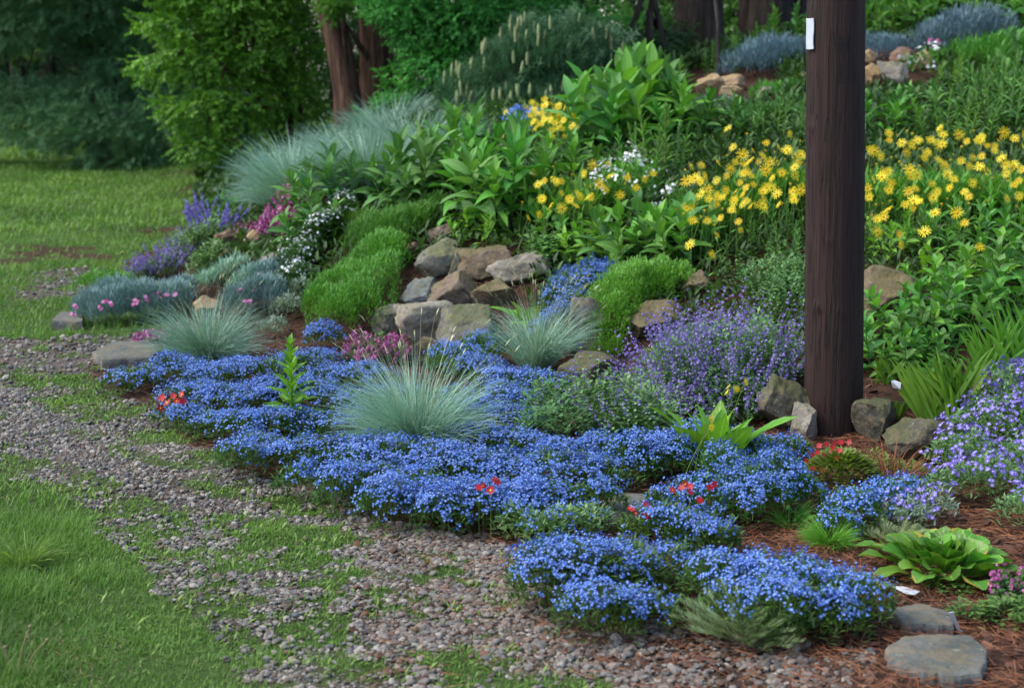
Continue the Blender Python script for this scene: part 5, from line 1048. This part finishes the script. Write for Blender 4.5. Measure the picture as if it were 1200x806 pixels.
# small white things: plant labels -----------------------------------------
def plate(pts_px, zs, label, name='plant_label', thick=.003):
    P_ = np.array([flat(u, v, z) for (u, v), z in zip(pts_px, zs)]); n_ = len(P_); nr = np.cross(P_[1] - P_[0], P_[2] - P_[0]); nr /= np.linalg.norm(nr); mb = MB()
    V = np.vstack([P_, P_ - nr * thick]); mb.add(V, [list(range(n_))], 'plastic'); mb.add(V, [list(range(2 * n_ - 1, n_ - 1, -1))], 'plastic')
    mb.add(V, [[i, n_ + i, n_ + (i + 1) % n_, (i + 1) % n_] for i in range(n_)], 'plastic'); return tag(mb.build(name, loc=P_.mean(0), smooth=False), label, 'plant label', 'white plastic plant labels')
plate([(1044, 687), (1058, 687), (1078, 693), (1072, 697), (1062, 696)], [.02, .025, .02, .02, .02], 'white plastic plant label lying in front of the bright rosette')
plate([(1112, 717), (1117, 716), (1124, 735), (1128, 739), (1122, 738)], [.10, .10, .03, .02, .02], 'white plastic plant label sticking up behind the large stepping stone')
plate([(1044, 447), (1048, 446), (1056, 449), (1055, 456), (1046, 454)], [.34, .34, .34, .31, .31], 'pale plant label standing behind the boulder by the pole')
tussock(1045, 566, 90, 42, 'rusty dead fern fronds at the right foot of the pole', 260, mat='needle', seeds=0, W=.003, lean=1.25, group=None, name='dead_fern', cat='dead fern')
single([C(1068, 560, 22, .07), C(1040, 556, 18, .06), C(1022, 545, 14, .06)], 'sparse green seedlings among the rusty fronds right of the pole', 'weed', lf=3500, ll=.03, lw=.012, leafel=(-.1, .9))
single([C(905, 445, 26, .2), C(930, 440, 22, .2), C(885, 470, 22, .12)], 'dark green foliage between catmint and the brown boulder by the pole', 'herb', 'small_shrub', 'shrub', lf=5000, ll=.03, lw=.015, leafel=(-.2, .9))
g_ = P(1156, 392); mb = MB(); q_ = at(1150, 384, g_[1] - .1)
flowers(mb, 'violet', q_ + rs.normal(size=(3, 3)) * .012, np.array([[0, -1, .3]] * 3) + rs.normal(size=(3, 3)) * .4, .02, FL5, None); leaves(mb, 'stem', (q_ - [0, 0, .1])[None], 0, 1.5, .1, .004, 0, 3, 'grass', cross=2)
tag(mb.build('iris_flower', loc=g_), 'single pale lilac bloom beside the iris leaves at right', 'flower')

# dead stalks at the lower left
mb = MB(); b0 = flat(22, 800)
for (du, h_, ln) in ((0, .16, .02), (-8, .12, -.02), (10, .10, .03), (-14, .07, .0)):
    p0 = flat(22 + du, 800 - abs(du)); t_ = np.linspace(0, 1, 6); pp = np.stack([p0[0] + ln * t_ ** 2 * 2, p0[1] + 0 * t_, h_ * t_], 1); tube(mb, 'dryblade', pp, .0018, 5); inst(mb, 'dryblade', ICO1[0], ICO1[1], pp[-1:], np.eye(3)[None], .006)
tag(mb.build('dead_stalk', loc=b0), 'dry brown seed stalk on the lawn at the bottom left', 'dead stalk')
# twig across the needles
mb = MB(); t_ = np.linspace(0, 1, 10); a_, b_ = flat(818, 612, .05), flat(900, 598, .05); pp = a_[None] * (1 - t_[:, None]) + b_[None] * t_[:, None]; pp[:, 2] = .04 + .03 * np.sin(t_ * 3) ; tube(mb, 'dryblade', pp, .0035, 6, .2)
tag(mb.build('twig', loc=a_), 'thin bare twig lying across the pine needles', 'twig')

# undergrowth over the slope ------------------------------------------------
mb = MB(); n_ = 230000; y = rs.uniform(6.0, 22, n_); x = (rs.rand(n_) - .36) * (y * 1.15 + 2); z = gz(x, y)
u, v = project(x, y, z); k = (z > .12) & (u > 230) & (u < 1800) & ((y > 7.2) | (u > 1215)) & ~((v > 318) & (u > 430) & (u < 620)) & ~((v > 425) & (u > 880) & (u < 1215)) & ~((u > 800) & (u < 915) & (v > 84) & (v < 134)) & ~((u > 1000) & (u < 1100) & (v > 60) & (v < 116)) & (fbm(x, y, 3, 1) > .18); x, y, z = x[k], y[k], z[k]; n_ = len(x)
bigr = np.clip(y / 9, .8, 1.8)
leaves(mb, 'under', np.stack([x, y, z + .01 + .08 * rs.rand(n_) * bigr], 1), rs.rand(n_) * 6.28, rs.rand(n_) * 1.2, (.045 + .07 * rs.rand(n_)) * bigr, (.015 + .017 * rs.rand(n_)) * bigr, .6 * rs.rand(n_), 3, 'lance', .3, rnd=rs.rand(n_) * .8)
tag(mb.build('undergrowth_foliage'), 'mixed low green foliage covering the slope between the plants', 'undergrowth', kind='stuff')

# ------------------------------------------------------------------ trees and shrubs behind
def twig_t(nl=9, ll=.30, lw=.16, droop=.6):
    mb = MB(); t = np.linspace(.1, 1, nl); s_ = np.where(np.arange(nl) % 2, 1, -1)
    r = np.random.RandomState(4); b_ = np.stack([t, 0 * t, -.12 * t ** 2], 1)
    leaves(mb, 'shrub', b_, s_ * .9 * (1 - t * .6) + r.normal(size=nl) * .2, -.25 + r.normal(size=nl) * .25, ll * (.8 + .3 * r.rand(nl)), lw, droop, 3, 'ovate', .2, roll=r.normal(size=nl) * .5, rnd=.5)
    return np.vstack(mb.v), mb.f[0], (np.vstack(mb.a)[:, 0] * 0 + np.repeat(r.rand(nl) * .4 - .2, 4 * 3))
TW = twig_t(); BR_ = None
mbb = MB(); k_ = 26; r_ = np.random.RandomState(9); tt = np.linspace(0, 1, k_)
leaves(mbb, 'conifer', np.stack([tt * .8, 0 * tt, 0 * tt], 1), np.arange(k_) * 2.4, 0 + r_.normal(size=k_) * .7, .36, .03, .2, 1, 'grass', cross=2, rnd=.5)
NB = (np.vstack(mbb.v), mbb.f[0])
def crown(mb, mat, lobes, n_, size, T=TW, droop=.2, jitter=.25, shell=.55):
    """leaf sprays through the volume of several lobes; lobes = (centre xyz, radii xyz)"""
    vol = np.array([l[1][0] * l[1][1] * l[1][2] for l in lobes]) ** .75; vol /= vol.sum()
    for (c, r3), f_ in zip(lobes, vol):
        m_ = max(6, int(n_ * f_)); d = rs.normal(size=(m_, 3)); d /= np.linalg.norm(d, axis=1, keepdims=True); q_ = shell + (1 - shell) * rs.rand(m_) ** .6
        ns = 1 + jitter * (noise2(d[:, 0] * 2 + c[0], d[:, 2] * 2 + c[2], 1.3, 2) - .5) * 2
        pos = np.asarray(c) + d * np.asarray(r3) * (q_ * ns)[:, None]
        x = d * [1, 1, .35] + rs.normal(size=(m_, 3)) * .45 - [0, 0, droop]; x /= np.linalg.norm(x, axis=1, keepdims=True)
        zax = np.array([0, 0, 1.0]) + rs.normal(size=(m_, 3)) * .35; y_ = np.cross(zax, x); y_ /= np.linalg.norm(y_, axis=1, keepdims=True); z2 = np.cross(x, y_)
        R = np.stack([x, y_, z2], 2); k = pos[:, 2] > gz(pos[:, 0], pos[:, 1]) + .02
        s_ = size * (.7 + .6 * rs.rand(m_)); rn = np.clip(.5 + rs.normal(size=m_) * .22, 0, 1)
        inst(mb, mat, T[0], T[1], pos[k], R[k], s_[k], rn[k], T[2] if len(T) > 2 else None)
def lob(u, v, Y, ru, rv, rd=None):
    c = at(u, v, Y); s_ = depth_of(c) / F; return (c, (ru * s_, (rd if rd else ru * s_ * .8), rv * s_))
def trunk(mb, mat, path, radii, sides=14, flute=.12):
    path = np.asarray(path, float); t = np.linspace(0, 1, len(path)); tt = np.linspace(0, 1, 40); p = np.stack([np.interp(tt, t, path[:, i]) for i in range(3)], 1); r = np.interp(tt, t, radii)
    p[:, 0] += .02 * np.sin(tt * 9 + path[0, 0]); n0 = len(mb.v); tube(mb, mat, p, r, sides)
    V = mb.v[n0]; c = np.repeat(p, sides, 0); a = np.tile(np.arange(sides) * 6.283 / sides, len(p)); V += (V - c) * (flute * np.sin(a * 5 + 1) * .6 + flute * np.sin(a * 3 + np.repeat(tt, sides) * 4))[:, None]
def tree(name, label, base, height, trunks, lobes, mat, n_, size, bark, cat='tree', T=TW, group=None, high=None, droop=.2, limbs=6):
    t = thing(name, label, cat, base, group)
    if trunks:
        mb = MB()
        for path, rad_ in trunks: trunk(mb, bark, path, rad_, 16)
        mb.build('trunk', t)
        if lobes or high:
            allb = (lobes or []) + (high or [])
            for i in range(min(limbs, len(allb))):
                c = np.asarray(allb[(i * 3) % len(allb)][0]); p0 = np.asarray(trunks[i % len(trunks)][0]); k = min(len(p0) - 1, 1 + i % 2); st = p0[0] + (p0[k] - p0[0]) * (.45 + .5 * rs.rand()); md = (st + c) / 2 + rs.normal(size=3) * .12
                ml = MB(); tube(ml, bark, [st, st * .6 + md * .4, md, md * .4 + c * .6, c], [.05, .04, .03, .02, .01], 7); ml.build('limb', t)
    mb = MB()
    if lobes: crown(mb, mat, lobes, n_, size, T, droop)
    if high: crown(mb, mat, high, max(1200, n_ // 3), size * 2.6, T, droop)
    mb.build('crown', t); return t
def gb(x, y): return np.array([x, y, float(gz(x, y))])
# blue green conifer at far left
b_ = gb(at(110, 195, 26)[0], 26.5)
tree('pine_tree', 'dense blue green conifer at the left edge of the lawn', b_, 9, [([b_, b_ + [0, 0, 4], b_ + [.1, 0, 9]], [.22, .17, .04])],
     [lob(*a) for a in [(20, 30, 26, 75, 28), (110, 10, 26, 90, 30), (190, 40, 26, 70, 34), (165, 85, 26, 62, 30), (100, 110, 26, 62, 20), (25, 110, 26, 60, 22), (60, 145, 25.5, 70, 24), (130, 150, 25.5, 80, 30), (195, 150, 25.5, 70, 36), (150, 185, 25.3, 60, 14), (240, 120, 25.5, 50, 50), (110, -30, 26, 160, 40), (85, 50, 26.5, 30, 18), (150, 60, 26.5, 60, 40)]],
     'conifer', 11000, .26, 'barkdark', T=NB, high=[(b_ + [0, 0, 5], (2.4, 2.2, 1.6)), (b_ + [0, 0, 7.5], (1.6, 1.5, 1.8))], limbs=8)
b_ = gb(at(-60, 190, 27)[0], 27)
tree('pine_tree', 'second blue green conifer cut by the left edge of the picture', b_, 8, [([b_, b_ + [0, 0, 8]], [.2, .05])], [lob(*a) for a in [(-60, 130, 27, 60, 40), (-60, 60, 27, 60, 40), (-20, 45, 27.5, 50, 24), (-60, 0, 27, 70, 40)]], 'conifer', 3000, .26, 'barkdark', T=NB, high=[(b_ + [0, 0, 6], (2, 2, 2.5))])
# yellow green maple like tree
b_ = gb(at(345, 190, 21)[0], 21.3)
tree('maple_tree', 'light green broadleaf tree with low branches left of the forked trunk', b_, 8, [([b_, b_ + [-.15, 0, .8], b_ + [-.9, -.2, 2.2], b_ + [-1.3, 0, 4.5]], [.06, .05, .04, .02]), ([b_ + [.1, 0, 0], b_ + [.1, 0, 1.5], b_ + [-.2, 0, 4.5]], [.07, .05, .03])],
     [lob(*a) for a in [(215, 30, 20.5, 48, 22), (190, 78, 20.3, 40, 16), (250, 70, 20.5, 55, 24), (300, 40, 20.5, 60, 34), (350, 50, 20.8, 34, 60), (230, 130, 20.3, 50, 20), (280, 120, 20.6, 55, 32), (235, 170, 20.2, 30, 14), (290, 175, 20.4, 40, 26), (340, 130, 21.2, 36, 60), (270, 0, 20.5, 80, 22), (230, -30, 20.6, 80, 30), (300, -20, 20.6, 60, 30), (260, 190, 20.4, 26, 12)]],
     'maple', 4800, .20, 'bark', limbs=9)
# forked red brown trunks
def trk(pts, Y, rads): return [at(u, v, Y) for u, v in pts], rads
bb = gb(at(415, 160, 19.5)[0], 19.5); s_ = 19.5 / F
p1, _ = trk([(414, 165), (408, 110), (394, 50), (380, 0), (364, -60), (336, -300)], 19.5, 0); p2, _ = trk([(446, 165), (442, 90), (438, 30), (434, -20), (428, -100), (424, -320)], 19.9, 0)
tree('cedar_tree', 'forked tree with two leaning red brown trunks above the blue grass', bb, 10, [(p1, np.array([19, 16, 15, 14, 13, 8]) * s_), (p2, np.array([22, 20, 20, 20, 18, 10]) * s_)],
     [lob(402, -2, 19, 14, 10), lob(388, 6, 19, 9, 12)], 'maple', 160, .16, 'bark', high=[(at(370, -260, 19.5), (2.4, 2.2, 1.6)), (at(460, -330, 19.5), (2.4, 2.2, 1.6))])
# shrub between trunk and pine
b_ = gb(at(500, 140, 18)[0], 18.2)
tree('leafy_shrub', 'tall leafy shrub with rounded leaves right of the forked trunks', b_, 4, [([b_, b_ + [.1, 0, 1.2], b_ + [-.1, 0, 3]], [.04, .03, .02])],
     [lob(*a) for a in [(500, 30, 18, 40, 34), (540, 15, 18, 50, 34), (480, 5, 18, 50, 24), (510, 80, 17.8, 34, 30), (478, 120, 17.8, 34, 18), (450, 140, 17.8, 30, 12), (540, 70, 18, 30, 34), (600, 10, 18.3, 50, 24), (460, 95, 18.2, 12, 20)]], 'shrub', 3600, .16, 'barkdark', cat='shrub', limbs=8, high=[(b_ + [.3, 0, 3.6], (1.8, 1.4, 1.0))])
# candled pine bush
b_ = gb(at(635, 150, 15.8)[0], 15.8); lbs = [lob(*a) for a in [(565, 118, 15.8, 44, 36), (610, 90, 15.6, 50, 44), (665, 70, 15.6, 50, 44), (700, 85, 15.8, 38, 40), (640, 130, 15.4, 70, 24), (590, 135, 15.3, 40, 22), (545, 140, 15.5, 28, 20), (625, 60, 15.9, 40, 30), (690, 125, 15.6, 40, 26)]]
t = thing('dwarf_pine', 'rounded dwarf pine bush with many pale upright candles', 'pine bush', b_); mb = MB(); trunk(mb, 'barkdark', [b_, b_ + [0, 0, .7]], [.06, .04]); mb.build('trunk', t); mb = MB(); crown(mb, 'mugo', lbs, 4200, .22, T=NB, droop=-.45, shell=.6); mb.build('crown', t)
CN = []
for i in range(14):
    pass
cm = MB(); tube(cm, 'candle', [[0, 0, 0], [0, 0, .4], [0.01, 0, .8], [.01, 0, 1]], [.10, .13, .10, .03], 6, .7, cap=True); leaves(cm, 'candle', np.stack([0 * np.arange(24.), 0 * np.arange(24.), np.linspace(.1, .95, 24)], 1), np.arange(24) * 2.4, .9, .2, .05, 0, 1, 'grass', cross=2); cm = cm.mesh('candle')
nc = 0
while nc < 95:
    l = lbs[rs.randint(len(lbs))]; d = rs.normal(size=3); d[2] = abs(d[2]) * .7; d[1] = -abs(d[1]); d /= np.linalg.norm(d); q_ = np.asarray(l[0]) + d * np.asarray(l[1]) * (1.02 + .12 * rs.rand())
    u, v = project(*q_)
    if not (520 < u < 730 and 25 < v < 125): continue
    place(cm, 'candle', t, q_, (rs.normal() * .08, rs.normal() * .08, 0), (.15, .15, float(.12 + .05 * rs.rand()))); nc += 1
# shrubs and trunks behind the slope
for (u, v, Y, lb, lab, mat, n_) in [
    (660, 60, 20, [(640, 20, 20, 50, 24), (690, 35, 20, 44, 26), (610, 0, 20, 60, 20), (730, 50, 20.3, 40, 24)], 'bright shrub showing above the dwarf pine', 'shrub', 1500),
    (760, 100, 19, [(755, 95, 19, 44, 30), (790, 100, 19, 30, 26), (725, 115, 18.8, 30, 20), (770, 55, 19.5, 44, 24)], 'dark green shrub right of the dwarf pine in front of the dark trunk', 'deep', 1500),
    (865, 60, 23, [(862, 20, 23, 24, 24), (858, 55, 22.5, 26, 20), (880, 0, 23, 40, 14), (760, 10, 24, 44, 26)], 'thin foliage seen between the dark trunks', 'shrub', 600),
    (1060, 0, 24, [(1050, -15, 24, 60, 24), (1120, -20, 24, 60, 26), (1190, -20, 24, 60, 26)], 'shrubs at the top edge right of the pole', 'shrub', 1200),
    (20, 170, 34, [(20, 150, 34, 50, 26), (10, 60, 36, 40, 10)], 'pale green shrub far beyond the lawn behind the conifers', 'maple', 500)]:
    b_ = gb(at(u, v, Y)[0], Y); tree('leafy_shrub', lab, b_, 3, [([b_, b_ + [0, 0, 1.5]], [.04, .02])], [lob(*a) for a in lb], mat, n_, .18, 'barkdark', cat='shrub', limbs=4)
def bigtrunk(u, v, wpx, Y, label, mat='barkdark', lean=0, cl=None, height=11):
    b_ = gb(at(u, v, Y)[0], Y); s_ = Y / F; w = wpx * s_ / 2
    ps = [([b_ - [0, 0, .1], b_ + [lean * .3, 0, 1], b_ + [lean, 0, 4], b_ + [lean * 2, 0, height]], [w * 1.25, w, w * .9, w * .4])]
    for (du, wp) in (cl or []): q_ = gb(at(u + du, v, Y)[0], Y + .3); ps.append(([q_ - [0, 0, .1], q_ + [0, 0, 4], q_ + [.2 * np.sign(du), 0, height]], [wp * s_ / 2 * 1.1, wp * s_ / 2, wp * s_ / 4]))
    tree('tree', label, b_, height, ps, None, 'deep', 1500, .22, mat, high=[(b_ + [lean, 0, 6.5], (2.4, 2.2, 1.4)), (b_ + [lean * 1.5, .5, 9], (2.6, 2.4, 2))], limbs=5)
bigtrunk(820, 85, 52, 20.5, 'thick dark tree trunk between the dwarf pine and the pole')
bigtrunk(905, 42, 46, 22, 'clustered dark trunks just left of the top of the pole', cl=[(-22, 22), (30, 34)])
bigtrunk(1022, 20, 20, 25, 'dark trunk just right of the top of the pole', 'barkdark')
bigtrunk(688, 60, 14, 24, 'thin dark trunk above the dwarf pine', lean=.3)
bigtrunk(745, 70, 12, 25, 'thin dark trunk between pine and thick trunk', lean=-.3)
bigtrunk(560, 80, 14, 26, 'thin trunk hidden behind the rounded leaf shrub')
bigtrunk(-5, 150, 34, 38, 'pale grey trunk far away at the left edge', 'barkgrey')
bigtrunk(55, 120, 9, 40, 'thin reddish trunk seen through the gap in the conifer', 'bark')
bigtrunk(280, 150, 20, 30, 'dark trunk behind the light green broadleaf tree')
mb = MB(); q0, q1 = at(842, 118, 17), at(831, -60, 17); tube(mb, 'barkgrey', [q0 - [0, 0, .2], q0 * .5 + q1 * .5 + [.05, 0, 0], q1], [.03, .022, .012], 8)
tag(mb.build('sapling', loc=q0), 'thin pale sapling stem in front of the thick dark trunk', 'sapling')
# a far-off wood behind everything
mb = MB(); lb = []
for i in range(140):
    x = -34 + (i % 70) * 1.0 + rs.normal() * .6; y = (36 if i < 70 else 44) + rs.rand() * 7; zb = float(gz(x, min(y, 38)))
    for zc in (.6, 1.8, 3.2, 5.0, 7.5, 10.5): lb.append((np.array([x + rs.normal() * .6, y, zb + zc + rs.rand()]), (1.3 + rs.rand(), 1.2, 1.2 + rs.rand() * .8)))
lb = [l for l in lb if not (-14.5 < l[0][0] < -12.2 and l[0][2] < 2.3)]
crown(mb, 'deep', lb, 60000, .5, droop=.1, shell=.3)
for i in range(60):
    x = -32 + i * 1.1 + rs.normal() * .3; y = 35 + rs.rand() * 6; zb = float(gz(x, min(y, 38))); tube(mb, 'barkdark', [[x, y, zb - .1], [x + rs.normal() * .1, y, zb + 4], [x + rs.normal() * .3, y, zb + 12]], [.13, .1, .04], 7)
tag(mb.build('woods'), 'dark wood closing the view behind the garden', 'woods', kind='stuff')
# pale house glimpsed through the gap at far left
G['render'] = plain('pale_house_wall', (.45, .42, .38), .8, .1); G['glass'] = plain('dark_window_glass', (.03, .035, .04), .1, .1); G['roof'] = plain('brown_roof', (.12, .08, .06), .8)
def box(mb, mat, lo, hi):
    x0, y0, z0 = lo; x1, y1, z1 = hi; V = [[x0, y0, z0], [x1, y0, z0], [x1, y1, z0], [x0, y1, z0], [x0, y0, z1], [x1, y0, z1], [x1, y1, z1], [x0, y1, z1]]
    mb.add(V, [[0, 3, 2, 1], [4, 5, 6, 7], [0, 1, 5, 4], [1, 2, 6, 5], [2, 3, 7, 6], [3, 0, 4, 7]], mat)
hx, hy = -19.0, 50.0; t = thing('house', 'pale house glimpsed through the gap in the far left conifers', 'house', (hx, hy, 0))
mb = MB(); box(mb, 'render', (hx - 5, hy, 0), (hx + 5, hy + 7, 3.2)); mb.build('wall', t, smooth=False)
mb = MB(); mb.add([[hx - 5.5, hy - .5, 3.1], [hx + 5.5, hy - .5, 3.1], [hx + 5.5, hy + 7.5, 3.1], [hx - 5.5, hy + 7.5, 3.1], [hx - 5.5, hy + 3.5, 5.3], [hx + 5.5, hy + 3.5, 5.3]], [[0, 1, 5, 4], [2, 3, 4, 5], [0, 3, 2, 1]], 'roof'); mb.add([[hx - 5.5, hy - .5, 3.1], [hx - 5.5, hy + 7.5, 3.1], [hx - 5.5, hy + 3.5, 5.3], [hx + 5.5, hy - .5, 3.1], [hx + 5.5, hy + 7.5, 3.1], [hx + 5.5, hy + 3.5, 5.3]], [[0, 2, 1], [3, 4, 5]], 'roof'); mb.build('roof', t, smooth=False)
for dx in (-3.2, -.4, 2.4):
    mb = MB(); box(mb, 'glass', (hx + dx, hy - .03, 1), (hx + dx + 1.1, hy - .003, 2.3)); mb.build('window', t, smooth=False)
